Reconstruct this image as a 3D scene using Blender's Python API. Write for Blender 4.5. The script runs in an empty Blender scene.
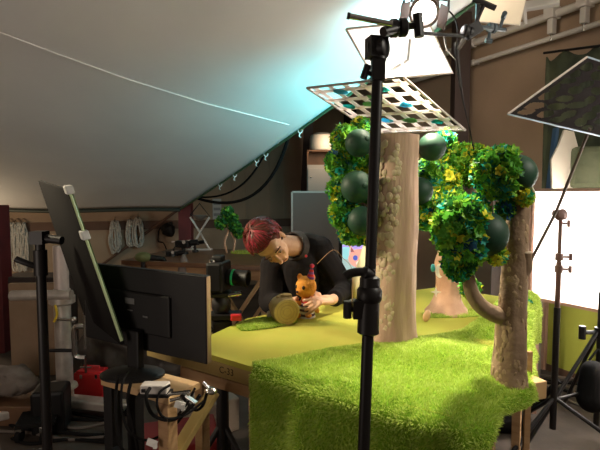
import bpy, math, random
import numpy as np
from mathutils import Vector, Matrix, noise
R = math.radians
V = Vector
random.seed(7); rng = np.random.default_rng(7)
SC = bpy.context.scene; COL = SC.collection

# ------------------------------------------------------------------ camera
F = 480.0; CAM = V((0, 0, 1.55)); PITCH = R(-4)
cd = bpy.data.cameras.new('camera'); cam = bpy.data.objects.new('camera', cd); COL.objects.link(cam)
cd.sensor_width = 36; cd.lens = 36*F/600; cd.clip_start = 0.05
cam.location = CAM; cam.rotation_euler = (R(90)+PITCH, 0, 0); SC.camera = cam
FW = V((0, math.cos(PITCH), math.sin(PITCH))); UP = V((0, -math.sin(PITCH), math.cos(PITCH)))
def ray(px, py): return FW + V((1, 0, 0))*((px-300)/F) + UP*((225-py)/F)
def P(px, py, d): return CAM + ray(px, py)*d
def G(px, py, z=0.0):
    r = ray(px, py); return CAM + r*((z-CAM.z)/r.z)

# ------------------------------------------------------------------ world, lights, exposure
w = bpy.data.worlds.new('world'); SC.world = w; w.use_nodes = True
w.node_tree.nodes['Background'].inputs[0].default_value = (1.0, .80, .62, 1)
w.node_tree.nodes['Background'].inputs[1].default_value = 0.10
SC.view_settings.view_transform = 'Standard'; SC.view_settings.look = 'None'
SC.view_settings.exposure = 0.32; SC.view_settings.gamma = 1; SC.view_settings.use_curve_mapping = False
def light(name, kind, loc, target, power, color, size=.2, sy=None, spot=60, blend=.4):
    l = bpy.data.lights.new(name, kind); l.energy = power; l.color = color
    if kind == 'AREA':
        l.size = size
        if sy: l.shape = 'RECTANGLE'; l.size_y = sy
    elif kind == 'SPOT':
        l.spot_size = R(spot); l.spot_blend = blend; l.shadow_soft_size = size
    else: l.shadow_soft_size = size
    o = bpy.data.objects.new(name, l); COL.objects.link(o); o.location = loc
    o.rotation_euler = (V(target)-V(loc)).to_track_quat('-Z', 'Y').to_euler(); return o
LAMP = P(424, 13, 2.0)
light('key_lamp_light', 'SPOT', LAMP+V((-.03, -.10, -.13)), (.42, 1.85, .9), 150, (1, .90, .70), .04, spot=88, blend=.5)
light('cyan_sheet_spot', 'SPOT', P(432, 2, 2.6), P(365, 25, 3.3), 95, (.42, .93, 1.0), .12, spot=88, blend=.9)  # added cyan spot near the lamp, tints the sheet; no fixture of its own
light('cyan_sheet_fill', 'SPOT', (.75, 3.3, 1.9), P(262, 80, 4.3), 66, (.10, .80, .90), .15, spot=98, blend=1)  # added cyan fill spreading the tint over the sheet, no real source there
light('left_studio_lamp', 'SPOT', (-1.9, 2.1, 2.25), (.30, 2.3, .95), 240, (1, .86, .60), .12, spot=44, blend=.5)
light('front_right_fill', 'AREA', (1.9, .9, 2.6), (.5, 1.9, 1.1), 24, (1, .93, .8), .5)  # added fill to brighten the front right grass and trunks, no fixture
light('sheet_fill', 'AREA', (-2.0, .2, 1.0), (-1.6, 4.5, 2.6), 11, (1, .84, .72), .9)
light('wall_fill', 'SPOT', (.8, 2.9, 2.95), (2.4, 4.6, 2.3), 40, (1, .82, .62), .3, spot=110, blend=1)
light('back_wall_fill', 'SPOT', (.5, 6.0, 2.2), (-.8, 7.7, 1.5), 16, (1, .70, .45), .15, spot=120, blend=1)  # added warm fill for the back wall, tucked behind the foliage
light('left_wall_fill', 'POINT', (-4.3, 5.3, 1.15), (0, 0, 0), 26, (1, .78, .52), .2)  # added warm fill lifting the left back wall, outside the view

# ------------------------------------------------------------------ materials
MATS = {}
def mat(name, c, rough=.7, metal=0, c2=None, scale=8, bump=0, emit=0, spec=.5, detail=4, stretch=None, trans=0, bscale=None):
    if name in MATS: return MATS[name]
    m = bpy.data.materials.new(name); m.use_nodes = True; nt = m.node_tree; b = nt.nodes['Principled BSDF']
    b.inputs['Base Color'].default_value = (*c, 1); b.inputs['Roughness'].default_value = rough
    b.inputs['Metallic'].default_value = metal; b.inputs['Specular IOR Level'].default_value = spec
    if c2 or bump:
        tc = nt.nodes.new('ShaderNodeTexCoord'); mp = nt.nodes.new('ShaderNodeMapping')
        nt.links.new(tc.outputs['Object'], mp.inputs[0])
        if stretch: mp.inputs['Scale'].default_value = stretch
        n = nt.nodes.new('ShaderNodeTexNoise'); n.inputs['Scale'].default_value = scale; n.inputs['Detail'].default_value = detail
        nt.links.new(mp.outputs[0], n.inputs['Vector'])
        if c2:
            r = nt.nodes.new('ShaderNodeValToRGB'); r.color_ramp.elements[0].position = .35; r.color_ramp.elements[1].position = .65
            r.color_ramp.elements[0].color = (*c, 1); r.color_ramp.elements[1].color = (*c2, 1)
            nt.links.new(n.outputs[0], r.inputs[0]); nt.links.new(r.outputs[0], b.inputs['Base Color'])
        if bump:
            n2 = nt.nodes.new('ShaderNodeTexNoise'); n2.inputs['Scale'].default_value = bscale or scale*3; n2.inputs['Detail'].default_value = 5
            nt.links.new(mp.outputs[0], n2.inputs['Vector'])
            bp = nt.nodes.new('ShaderNodeBump'); bp.inputs['Strength'].default_value = bump; bp.inputs['Distance'].default_value = .01
            nt.links.new(n2.outputs[0], bp.inputs['Height']); nt.links.new(bp.outputs[0], b.inputs['Normal'])
    if emit:
        b.inputs['Emission Color'].default_value = (*c, 1); b.inputs['Emission Strength'].default_value = emit
    if trans:
        t = nt.nodes.new('ShaderNodeBsdfTranslucent'); t.inputs[0].default_value = (*c, 1)
        mx = nt.nodes.new('ShaderNodeMixShader'); mx.inputs[0].default_value = trans
        nt.links.new(b.outputs[0], mx.inputs[1]); nt.links.new(t.outputs[0], mx.inputs[2])
        nt.links.new(mx.outputs[0], nt.nodes['Material Output'].inputs[0])
    MATS[name] = m; return m
black = mat('black_plastic', (.007, .006, .006), .5, spec=.3)
blackm = mat('black_paint_metal', (.010, .008, .008), .45, 0, spec=.35)
dark = mat('dark_rubber', (.009, .008, .008), .9, spec=.2)
steel = mat('steel', (.42, .38, .34), .38, .9, (.3, .27, .24), 20, .1)
chrome = mat('chrome', (.7, .68, .65), .2, 1)
white = mat('white_plastic', (.75, .72, .68), .5)
red = mat('red_paint', (.62, .02, .025), .4)
wood = mat('pine', (.42, .25, .12), .6, 0, (.33, .18, .08), 6, .15, stretch=(1, 1, 8))
woodd = mat('dark_pine', (.20, .10, .05), .6, 0, (.13, .065, .03), 6, .15)
ply = mat('plywood', (.52, .33, .16), .55, 0, (.42, .25, .11), 5, .1)
beamy = mat('yellow_beam', (.42, .30, .10), .6, 0, (.32, .22, .07), 7, .15)
wall_m = mat('beige_wall', (.36, .255, .175), .85, 0, (.31, .22, .15), 2.2, .2)
band_m = mat('brown_band', (.14, .07, .045), .7, 0, (.10, .05, .03), 3)
maroon = mat('maroon_paint', (.13, .016, .018), .6, 0, (.09, .012, .014), 5)
sheet_m = mat('white_sheet', (.72, .72, .70), .9, 0, (.66, .66, .645), 1.2, .12, bscale=5)
rope_m = mat('white_rope', (.55, .52, .47), .9, 0, (.4, .37, .33), 60, .5)
cord_m = mat('white_cord', (.85, .85, .82), .8)
felt = mat('green_felt', (.47, .42, .075), .95, 0, (.38, .39, .06), 3.5, .1, bscale=200, spec=.1)
fur_b = mat('fur_backing', (.16, .30, .02), .95, spec=.1)
FUR = [mat('fur_%s' % n, c, .8, spec=.15, trans=.25) for n, c in (('lime', (.56, .68, .13)), ('green', (.42, .56, .09)), ('pale', (.70, .80, .24)))]
skin_m = mat('skin', (.72, .42, .28), .5, 0, (.66, .36, .23), 20, .05)
jacket_m = mat('black_cloth', (.006, .004, .005), .9, 0, (.010, .007, .007), 14, .35, bscale=18, spec=.25)
trous_m = mat('trousers', (.025, .025, .035), .9)
hair_m = mat('red_hair', (.20, .03, .022), .6, 0, (.09, .022, .016), 14, spec=.35)
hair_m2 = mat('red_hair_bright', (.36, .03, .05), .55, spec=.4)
hair_m3 = mat('brown_hair', (.09, .03, .018), .42, spec=.6)
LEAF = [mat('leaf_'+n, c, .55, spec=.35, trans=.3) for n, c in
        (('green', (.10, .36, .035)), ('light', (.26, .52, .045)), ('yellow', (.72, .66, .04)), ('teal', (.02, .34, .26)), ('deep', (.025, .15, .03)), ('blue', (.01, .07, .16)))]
ball_m = mat('dark_green_ball', (.012, .045, .024), .55, 0, (.016, .055, .028), 6, spec=.3)
trunkL = mat('smooth_bark', (.52, .34, .25), .75, 0, (.36, .22, .155), 5, .5, stretch=(5, 5, .7), bscale=9)
scale_m = mat('bark_scale', (.56, .44, .30), .75, 0, (.46, .35, .23), 12, .3)
pinkbark = mat('pink_bark', (.60, .36, .24), .75, 0, (.45, .25, .16), 9, .6)
barkR = mat('brown_bark', (.27, .175, .10), .8, 0, (.18, .115, .065), 10, .6)
barkS = mat('pale_bark_patch', (.38, .27, .15), .8, 0, (.28, .19, .10), 20, .4)

# ------------------------------------------------------------------ mesh builder
class MB:
    def __init__(s): s.v = []; s.f = []; s.m = []
    def add(s, vs, fs, mi=0):
        o = len(s.v); s.v += [tuple(v) for v in vs]; s.f += [tuple(i+o for i in f) for f in fs]; s.m += [mi]*len(fs); return s
    def box(s, c, size, rot=None, mi=0):
        """rot: Matrix 3x3, or z angle"""
        if rot is None: rot = Matrix.Identity(3)
        elif isinstance(rot, (int, float)): rot = Matrix.Rotation(rot, 3, 'Z')
        x, y, z = [q/2 for q in size]; c = V(c)
        vs = [c+rot@V((a*x, b*y, d*z)) for a in (-1, 1) for b in (-1, 1) for d in (-1, 1)]
        return s.add(vs, [(0, 1, 3, 2), (4, 6, 7, 5), (0, 4, 5, 1), (2, 3, 7, 6), (0, 2, 6, 4), (1, 5, 7, 3)], mi)
    def bar(s, a, b, wd, th=None, up=(0, 0, 1), mi=0):
        a = V(a); b = V(b); th = th or wd; z = (b-a).normalized(); upv = V(up)
        if abs(z.dot(upv.normalized())) > .97: upv = V((1, 0, 0)) if abs(z.x) < .9 else V((0, 1, 0))
        x = upv.cross(z).normalized(); y = z.cross(x)
        m = Matrix((x, y, z)).transposed()
        return s.box((a+b)/2, (wd, th, (b-a).length), m, mi)
    def tube(s, pts, r, n=10, mi=0, cap=True):
        pts = [V(p) for p in pts]; k = len(pts); rs = r if isinstance(r, (list, tuple)) else [r]*k
        vs = []; fs = []; prev = None
        for i, p in enumerate(pts):
            t = (pts[min(i+1, k-1)]-pts[max(i-1, 0)])
            t = t.normalized() if t.length > 1e-9 else V((0, 0, 1))
            if prev is None:
                a = V((0, 0, 1)) if abs(t.z) < .9 else V((1, 0, 0)); x = a.cross(t).normalized()
            else:
                x = prev-t*prev.dot(t); x = x.normalized() if x.length > 1e-6 else V((1, 0, 0))
            prev = x; y = t.cross(x)
            vs += [p+(x*math.cos(2*math.pi*j/n)+y*math.sin(2*math.pi*j/n))*rs[i] for j in range(n)]
        for i in range(k-1):
            for j in range(n):
                fs.append((i*n+j, i*n+(j+1) % n, (i+1)*n+(j+1) % n, (i+1)*n+j))
        if cap: fs.append(tuple(range(n-1, -1, -1))); fs.append(tuple((k-1)*n+j for j in range(n)))
        return s.add(vs, fs, mi)
    def ball(s, c, r, rot=None, n=14, mi=0):
        rx, ry, rz = (r, r, r) if not isinstance(r, (tuple, list)) else r; c = V(c); rot = rot or Matrix.Identity(3)
        h = n//2+1; vs = [c+rot@V((0, 0, rz))]; fs = []
        for i in range(1, h):
            a = math.pi*i/h
            vs += [c+rot@V((rx*math.sin(a)*math.cos(2*math.pi*j/n), ry*math.sin(a)*math.sin(2*math.pi*j/n), rz*math.cos(a))) for j in range(n)]
        vs.append(c+rot@V((0, 0, -rz))); L = len(vs)-1
        for j in range(n): fs.append((0, 1+j, 1+(j+1) % n)); fs.append((L, L-n+(j+1) % n, L-n+j))
        for i in range(h-2):
            for j in range(n):
                a = 1+i*n; fs.append((a+j, a+n+j, a+n+(j+1) % n, a+(j+1) % n))
        return s.add(vs, fs, mi)
    def cap(s, a, ra, b, rb, n=14):     # capsule, for unions
        s.tube([a, b], [ra, rb], n); s.ball(a, ra, n=n); s.ball(b, rb, n=n); return s
    def lathe(s, c, prof, n=24, rot=None, mi=0, wob=0):
        c = V(c); rot = rot or Matrix.Identity(3); vs = []; fs = []
        for i, (r, z) in enumerate(prof):
            for j in range(n):
                a = 2*math.pi*j/n; rr = r*(1+wob*math.sin(a*5+z*6)+wob*.7*math.sin(a*9-z*11))
                vs.append(c+rot@V((rr*math.cos(a), rr*math.sin(a), z)))
        for i in range(len(prof)-1):
            for j in range(n): fs.append((i*n+j, i*n+(j+1) % n, (i+1)*n+(j+1) % n, (i+1)*n+j))
        fs.append(tuple(range(n-1, -1, -1))); fs.append(tuple((len(prof)-1)*n+j for j in range(n)))
        return s.add(vs, fs, mi)
    def build(s, name, mats, parent=None, smooth=False, bevel=0, kind=None, label=None, cut=40):
        me = bpy.data.meshes.new(name); me.from_pydata(s.v, [], s.f)
        for m in (mats if isinstance(mats, list) else [mats]): me.materials.append(m)
        me.polygons.foreach_set('material_index', s.m)
        if smooth:
            me.polygons.foreach_set('use_smooth', [True]*len(s.f))
            me.update()
            try: me.set_sharp_from_angle(angle=R(cut))
            except Exception: pass
        me.update(); o = bpy.data.objects.new(name, me); COL.objects.link(o)
        if bevel:
            b = o.modifiers.new('bevel', 'BEVEL'); b.width = bevel; b.segments = 2; b.limit_method = 'ANGLE'; b.angle_limit = R(35)
        if parent:
            o.parent = parent; root = parent; off = V(root.location)
            while root.parent: root = root.parent; off = V(root.location)
            if parent.type == 'EMPTY': o.matrix_parent_inverse = Matrix.Translation(-parent.location)
            # a mesh parent carries an identity world offset already (its coordinates are world ones)
        if kind: o['kind'] = kind
        if label: o['label'] = label
        return o
def thing(name, label, cat, loc, group=None):
    o = bpy.data.objects.new(name, None); COL.objects.link(o); o.location = loc; o.empty_display_size = .05
    o['label'] = label; o['category'] = cat
    if group: o['group'] = group
    return o
def tag(o, label, cat, group=None, kind=None):
    o['label'] = label; o['category'] = cat
    if group: o['group'] = group
    if kind: o['kind'] = kind
    return o
def struct(o): o['kind'] = 'structure'; return o
def arc(a, b, sag, n=12, side=(0, 0, -1)):
    a = V(a); b = V(b); return [a.lerp(b, i/n)+V(side)*sag*4*(i/n)*(1-i/n) for i in range(n+1)]
def spline(ps, n=6):
    ps = [V(p) for p in ps]; q = [ps[0]]+ps+[ps[-1]]; out = []
    for i in range(1, len(q)-2):
        p0, p1, p2, p3 = q[i-1:i+3]
        for k in range(n):
            t = k/n; out.append(.5*((2*p1)+(p2-p0)*t+(2*p0-5*p1+4*p2-p3)*t*t+(3*p1-p0-3*p2+p3)*t**3))
    return out+[ps[-1]]
def basis(z, x):
    z = V(z).normalized(); x = V(x); x = (x-z*x.dot(z)).normalized(); y = z.cross(x); return Matrix((x, y, z)).transposed()

# ------------------------------------------------------------------ structure
floor_m = mat('concrete', (.10, .075, .058), .9, 0, (.058, .044, .035), 2.5, .6)
struct(MB().box((-.6, 3.6, -.05), (10.5, 10.5, .1)).build('floor', floor_m))
WA = V((-4.9, 6.75, 0)); WB = V((.18, 8.2, 0)); WC = V((4.25+.4, -.8, 0))   # back wall A-B, right wall B-C
def wall(name, a, b, h, m, th=.12):
    d = (b-a).normalized(); n = V((-d.y, d.x, 0)); c = (a+b)/2+n*th/2
    return struct(MB().box((c.x, c.y, h/2), ((b-a).length, th, h), math.atan2(d.y, d.x)).build(name, m))
wall('wall_back', WA, WB, 3.3, wall_m); wall('wall_right', WB, WC, 3.3, wall_m)
wall('wall_left', V((-4.9, -1, 0)), WA, 3.3, wall_m)
struct(MB().box((-.1, 3.7, 3.35), (10.2, 9.8, .1)).build('ceiling', mat('grey_ceiling', (.42, .40, .37), .8, 0, (.36, .34, .32), 3)))
dB = (WB-WA).normalized(); nB = V((dB.y, -dB.x, 0)); dR = (WC-WB).normalized(); nR = V((dR.y, -dR.x, 0))
def onB(px, py, off=0):
    r = ray(px, py); a = WA+nB*off; t = (a-CAM).dot(nB)/r.dot(nB); return CAM+r*t
def onR(px, py, off=0):
    r = ray(px, py); a = WB+nR*off; t = (a-CAM).dot(nR)/r.dot(nR); return CAM+r*t
struct(MB().bar(WA+V((0, 0, 1.03))+nB*.012, WB+V((0, 0, 1.03))+nB*.012, .13, .025, up=nB).build('trim_1', band_m))
# thin vertical battens on the back wall
for k, px in enumerate((232, 246, 270, 284)):
    a = onB(px, 224, .008); struct(MB().bar(V((a.x, a.y, 1.1)), V((a.x, a.y, 3.25)), .02, .016).build('trim_%d' % (k+2), wall_m))
struct(MB().bar(WB+dR*.02+nR*.012+V((0, 0, .06)), WC+nR*.012+V((0, 0, .06)), .12, .02, up=nR).build('baseboard_right', band_m))

# pipes along the right wall
pipe_m = mat('white_pipe', (.62, .58, .54), .4)
def wallpipe(z, r, label, ps=1.0, off=.09):
    t = thing('wall_pipe', label, 'pipe', WB+dR*ps+nR*off+V((0, 0, z)))
    a = WB+dR*ps+nR*off+V((0, 0, z)); b = WB+dR*8.5+nR*off+V((0, 0, z))
    MB().tube([a, b], r).build('pipe', pipe_m, t, True)
    for k in range(4):
        c = a.lerp(b, .12+.25*k); m = MB(); m.tube([c, c-nR*(off-.005)], .012); m.tube([c-dR*.02, c+dR*.02], r*1.35, 14)
        m.build('bracket', pipe_m, t, True)
    return t
wallpipe(3.02, .033, 'thick white pipe running along the right wall, the upper of two', .8)
wallpipe(2.83, .022, 'thinner white pipe running along the right wall, the lower of two', .8)
for px, py in ((552, 20), (585, 8)):
    c = onR(px, py, .1); t = thing('hanging_clamp', 'white clamp hanging from the upper wall pipe, %s' % ('nearer the lamp' if px == 552 else 'nearest the right edge of the photo'), 'clamp', (c.x, c.y, 2.9), 'clamps on the wall pipe')
    m = MB(); m.box((c.x, c.y, 3.03), (.09, .11, .10), math.atan2(dR.y, dR.x)); m.box((c.x, c.y, 2.93), (.05, .06, .14), math.atan2(dR.y, dR.x)); m.build('clamp_body', pipe_m, t, bevel=.008)
    MB().tube([(c.x, c.y, 2.86), (c.x, c.y, 2.80)], .012).build('bolt', chrome, t, True)
# hanging wooden board behind the lamp
c = P(507, -9, 3.1)
bo = MB().box(c, (.25, .02, .42), Matrix.Rotation(R(12), 3, 'Y')@Matrix.Rotation(R(-20), 3, 'Z')).build('hanging_board', mat('cream_board', (.52, .47, .38), .6, 0, (.46, .41, .33), 4), bevel=.003)
tag(bo, 'cream board hanging high up to the right of the bright lamp', 'board')
c = P(535, 5, 3.3)
t = thing('ceiling_fixture', 'grey metal fitting under the ceiling right of the hanging board', 'ceiling fitting', c)
m = MB(); m.box(c, (.30, .08, .05), R(-28)); m.build('housing', pipe_m, t, bevel=.006)
MB().tube([c+V((-.08, 0, -.02)), c+V((-.06, 0, -.13))], [.02, .012]).build('nozzle', pipe_m, t, True)
MB().bar(c+V((0, 0, .02)), V((c.x, c.y, 3.3)), .02).build('hanger', pipe_m, t)

# maroon posts
def post(name, label, px, d, wd, zt, lean=(0, 0), pm_=None):
    b = P(px, 225, d); t = MB().bar((b.x, b.y, 0), (b.x+lean[0], b.y+lean[1], zt), wd, wd).build(name, pm_ or maroon, bevel=.006)
    return tag(t, label, 'post')
post('steel_post', 'dark maroon post standing at the left edge of the photo', -4, 4.6, .17, 1.42)
post('steel_post', 'dark maroon post where the white sheet meets the back wall', 186, 6.6, .17, 1.42)
post('steel_post', 'dark brown leaning post between the sheet edge and the white cabinet', 300, 7.4, .14, 3.28, (.17, 0), pm_=mat('dark_brown_paint', (.05, .028, .022), .6))
post('steel_post', 'dark brown column behind the glowing lamp and lattice frame', 457, 4.9, .15, 3.3, pm_=mat('dark_brown_paint', (.05, .028, .022), .6))

# ------------------------------------------------------------------ the sheet
S0 = V((-5.0, 6.2, 1.33)); SE = V((2.04, -2.6, 1.08)); B0 = P(180, 209, 6.2)
def sheet_pt(u, v):      # u 0..1 across (left->right edge), v 0..1.6 up the slope
    e = B0+SE*v; l = V((-4.85, B0.y-2.6*v, B0.z+1.08*v)); p = l.lerp(e, u)
    p.z += -.05*math.sin(math.pi*min(1, v/1.6))*(1-.3*u)+.012*math.sin(u*9+v*3)-.05*math.sin(math.pi*u)*math.sin(v*1.7)
    return p
def on_sheet(px, py, off=.012):
    n = V((0, 1.08, 2.6)).normalized(); r = ray(px, py); t = (B0-CAM).dot(n)/r.dot(n); return CAM+r*t-n*off
vs = []; fs = []; NU, NVv = 50, 40
for j in range(NVv+1):
    for i in range(NU+1): vs.append(sheet_pt(i/NU, 1.62*j/NVv))
for j in range(NVv):
    for i in range(NU): a = j*(NU+1)+i; fs.append((a, a+1, a+NU+2, a+NU+1))
t = thing('fabric_sheet', 'huge white fabric sheet sloping overhead like a tent roof', 'sheet', (-3, 5, 1.3))
so = MB().add(vs, fs).build('fabric', sheet_m, t, True, cut=180)
sm = so.modifiers.new('s', 'SOLIDIFY'); sm.thickness = .006
hem = [sheet_pt(1, 1.62*k/30)+V((.008, 0, -.006)) for k in range(31)]
MB().tube(hem, .011, 8).build('hem', mat('dark_green_hem', (.04, .09, .04), .8), t, True)
hp = [sheet_pt(k/20, 0)+V((0, 0, -.02)) for k in range(21)]
tag(MB().tube(hp, .022, 10).build('support_pipe', mat('dark_pipe', (.035, .04, .03), .6), None, True), 'dark pipe along the bottom edge of the white sheet', 'pipe')
MB().tube([on_sheet(x, y, .075) for x, y in ((-4, 20), (60, 45), (130, 71), (205, 95), (289, 117))], .0045, 6).build('seam_cord', cord_m, t, True)
for px, py, nm in ((218, 181, 'lowest'), (232, 172, 'second lowest'), (252, 153, 'middle'), (261, 147, 'second highest'), (291, 120, 'highest')):
    # little ties around the edge
    q = sheet_pt(1, 0)
    best = min((sheet_pt(1, 1.62*k/200) for k in range(201)), key=lambda s: abs((s-CAM).normalized().dot(ray(px, py).normalized())-1))
    ring = [best+V((.015+.018*math.cos(a), 0, -.01+.022*math.sin(a))) for a in [2*math.pi*k/12 for k in range(13)]]
    MB().tube(ring, .004, 6).tube([best+V((.015, 0, -.03)), best+V((.005, -.01, -.06)), best+V((.02, -.01, -.07))], .0035, 6).build('tie', cord_m, t, True)
# cables hanging behind the sheet edge
tag(MB().tube(arc(P(196, 198, 6.2), P(292, 122, 4.6), .32, 16, (.6, 0, -1)), .018, 8).build('hanging_cable', dark, None, True), 'black cable sagging below the sheet edge, the thicker one', 'cable')
tag(MB().tube(arc(P(200, 197, 6.25), P(270, 140, 5.0), .17, 16, (.6, 0, -1)), .012, 8).build('hanging_cable', dark, None, True), 'thin black cable just under the sheet edge', 'cable')
tag(MB().tube([onR(296, 124, .1), onR(335, 108, .1), onR(372, 94, .1)], .03, 8).build('roof_batten', wall_m, None, True), 'pale batten on the wall rising from the leaning post', 'batten')

# diagonal brace on the back wall
tag(MB().tube([onB(103, 264, .05), onB(178, 210, .05)], .02, 8).build('diagonal_brace', band_m, None, True), 'thin dark brace slanting up across the beige back wall', 'brace')
# ropes on hooks
def rope(px, y0, y1, wpx, label, seed, front=0):
    rnd = random.Random(seed); top = onB(px, y0, .08+front); bot = onB(px, y1, .08+front); sc = abs(top.z-bot.z)
    t = thing('coiled_rope', label, 'rope', top, 'ropes hung on the back wall')
    m = MB(); wd = wpx/F*7.3*.38
    for k in range(7):
        w_ = wd*rnd.uniform(.55, 1.0); h = sc*rnd.uniform(.88, 1.02); ox = rnd.uniform(-.03, .03)*1.2
        pts = []
        for i in range(25):
            a = 2*math.pi*i/24
            x = w_*math.sin(a)*(1+.35*(.5-.5*math.cos(a)) - .25); z = -h*(.5-.5*math.cos(a))
            pts.append(top+dB*(x+ox+rnd.uniform(-.006, .006))+nB*(rnd.uniform(-.02, .03))+V((0, 0, z+rnd.uniform(-.008, .008))))
        m.tube(pts, .0105, 7)
    m.build('coil', rope_m, t, True)
    m = MB(); m.tube([top+dB*.0+V((0, 0, .06))-nB*.07, top+V((0, 0, .04)), top+V((0, 0, -.01))+nB*.035, top+V((0, 0, .03))+nB*.06], .010, 6); m.build('hook', chrome, t, True)
    m = MB(); m.tube([top+V((0, 0, -sc*.22))+dB*(wd*.6*math.cos(a))+nB*(.035*math.sin(a)) for a in [2*math.pi*k/12 for k in range(13)]], .014, 6); m.build('binding', rope_m, t, True)
rope(9, 223, 262, 8, 'white rope coil nearest the maroon post at the left edge', 1)
rope(16, 223, 271, 8, 'white rope coil in the middle of three hung at far left', 2)
rope(22, 223, 271, 8, 'white rope coil rightmost of three hung at far left', 3)
rope(115, 221, 253, 11, 'narrow white rope coil above the monitor, left of the wide coils', 4)
rope(131, 220, 246, 12, 'wide white rope coil, left one of the touching pair', 5)
rope(138, 218, 247, 12, 'wide white rope coil, right one of the touching pair', 6, .05)
# paper notice on the wall
c = onB(217, 209, .012); pm = mat('paper', (.50, .50, .50), .8)
t = thing('wall_notice', 'pale paper notice taped on the back wall above the potted tree', 'notice', c)
def planeB(c, w_, h, th=.004): return MB().box(c, (w_, th, h), math.atan2(dB.y, dB.x))
planeB(c, .14, .33).build('paper', pm, t)
for k in range(3): planeB(c+V((0, 0, .09-.09*k))+nB*.004, .11, .045, .002).build('printed_block', mat('grey_print', (.25, .25, .27), .8), t)
# black gadget hung on wall with a cord (tall lamp head)
c = onB(167, 228, .1)
t = thing('clip_lamp', 'black clip lamp with a dangling cord on the back wall', 'lamp', c)
m = MB(); m.lathe(c, [(.03, -.06), (.09, -.04), (.11, .05), (.07, .12), (.03, .16)], 16, basis((.5, -.3, -.6), (1, 0, 0))); m.build('shade', black, t, True)
MB().tube(spline([c+V((0, 0, .05)), c+V((-.12, 0, -.02)), c+V((-.14, 0, -.2)), c+V((-.05, 0, -.25)), c+V((.02, 0, -.5)), c+V((0, 0, -.8))]), .01, 6).build('cord', dark, t, True)
MB().box(c+V((.06, -.02, .05)), (.06, .06, .10)).build('clip', black, t, bevel=.01)

# whiteboard, cabinet etc
t = thing('whiteboard', 'grey-white board standing behind the bending person', 'board', P(315, 300, 5.8))
a = P(292, 192, 5.8); b_ = P(341, 250, 5.8); gw = mat('grey_white', (.19, .155, .135), .7)
MB().box(((a.x+b_.x)/2, 5.8, (a.z+.25)/2+.0), (b_.x-a.x, .03, a.z-.25)).build('panel', gw, t)
m = MB(); fm = mat('pale_frame', (.5, .48, .44), .4, .4)
for x in (a.x, b_.x): m.bar((x, 5.79, 0), (x, 5.79, a.z), .025)
m.bar((a.x, 5.79, a.z), (b_.x, 5.79, a.z), .025); m.build('frame', fm, t, bevel=.004)
lw = mat('locker_white', (.34, .32, .29), .5)
t = thing('storage_cabinet', 'white metal cabinet with an open top shelf by the leaning post', 'cabinet', P(321, 300, 6.4))
a = P(307, 154, 6.4); b_ = P(341, 154, 6.4); wd = b_.x-a.x; cx = (a.x+b_.x)/2; zs = P(0, 165, 6.4).z
MB().box((cx, 6.55, zs/2), (wd, .3, zs)).build('body', lw, t, bevel=.006)
MB().box((cx, 6.39, zs/2+.4), (wd*.94, .02, zs-.9)).build('door', lw, t, bevel=.004)
m = MB(); zt = P(0, 151, 6.4).z
for x in (a.x+.01, b_.x-.01): m.box((x, 6.55, (zs+zt)/2), (.02, .3, zt-zs))
m.box((cx, 6.69, (zs+zt)/2), (wd, .02, zt-zs)); m.box((cx, 6.55, zt), (wd, .3, .02)); m.build('open_shelf', woodd, t)
MB().ball((a.x+.05, 6.375, zs-.16), .014).build('knob', chrome, t, True)
m = MB(); m.lathe((cx-.02, 6.52, zt+.012), [(.15, 0), (.17, .03), (.17, .15), (.155, .20), (.10, .23), (.02, .235)], 20)
o = m.build('white_tub', mat('white_tub', (.72, .68, .60), .5), None, True); tag(o, 'round white tub standing on top of the white cabinet', 'tub')
c = P(357, 120, 6.3); o = MB().box((c.x, 7.0, c.z), (.30, .04, .4)).build('picture_frame', dark, bevel=.01); c = onR(350, 118, .03)
o.location = (0, 0, 0); o.data.transform(Matrix.Translation(V((c.x, c.y, c.z))-V((P(357, 120, 6.3).x, 7.0, P(357, 120, 6.3).z))))
o.data.transform(Matrix.Translation(c)@Matrix.Rotation(math.atan2(dR.y, dR.x), 4, 'Z')@Matrix.Translation(-c))
tag(o, 'small dark picture frame on the wall above the tall leafy column', 'picture frame')

# ------------------------------------------------------------------ back table with trestle
TZ = .92
t = thing('work_table', 'long brown wooden table with crossed trestle legs behind the camera', 'table', G(210, 330))
a = V((-2.05, 5.0, TZ)); A2 = P(262, 262, 4.1)
m = MB(); cpts = [P(160, 258, 4.9), P(268, 266, 3.95), P(268, 250, 5.3), P(172, 246, 6.1)]
x0, x1 = -1.55, -.16
ang = R(-14)
rotT = Matrix.Rotation(ang, 3, 'Z'); tc = V((-.80, 4.55, TZ))
MB().box(tc, (1.38, 1.0, .04), ang).build('tabletop', mat('brown_top', (.20, .095, .045), .35, 0, (.13, .06, .03), 5), t, bevel=.004)
for s in (-1, 1): MB().box(tc+rotT@V((0, s*.46, -.065)), (1.34, .03, .09), ang).build('apron', wood, t, bevel=.003)
for sx in (-1, 1):
    for sy in (-1, 1):
        q = tc+rotT@V((sx*.63, sy*.43, 0)); MB().box((q.x, q.y, TZ/2-.01), (.055, .055, TZ-.03), ang).build('leg', ply, t, bevel=.003)
def tb(x, y, z): q = tc+rotT@V((x, y, 0)); return V((q.x, q.y, z))
for s in (-1, 1):
    MB().bar(tb(.60, s*.46, .80), tb(.18, s*.46, .18), .05, .03).build('brace', ply, t); MB().bar(tb(.60, s*.43, .18), tb(.18, s*.43, .80), .05, .03).build('brace', ply, t)
MB().bar(tb(-.60, -.43, .14), tb(.60, -.43, .14), .045, .06).build('stretcher', wood, t)
MB().bar(tb(.16, -.43, .0), tb(.16, -.43, .88), .05, .045).build('leg', ply, t)
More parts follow.
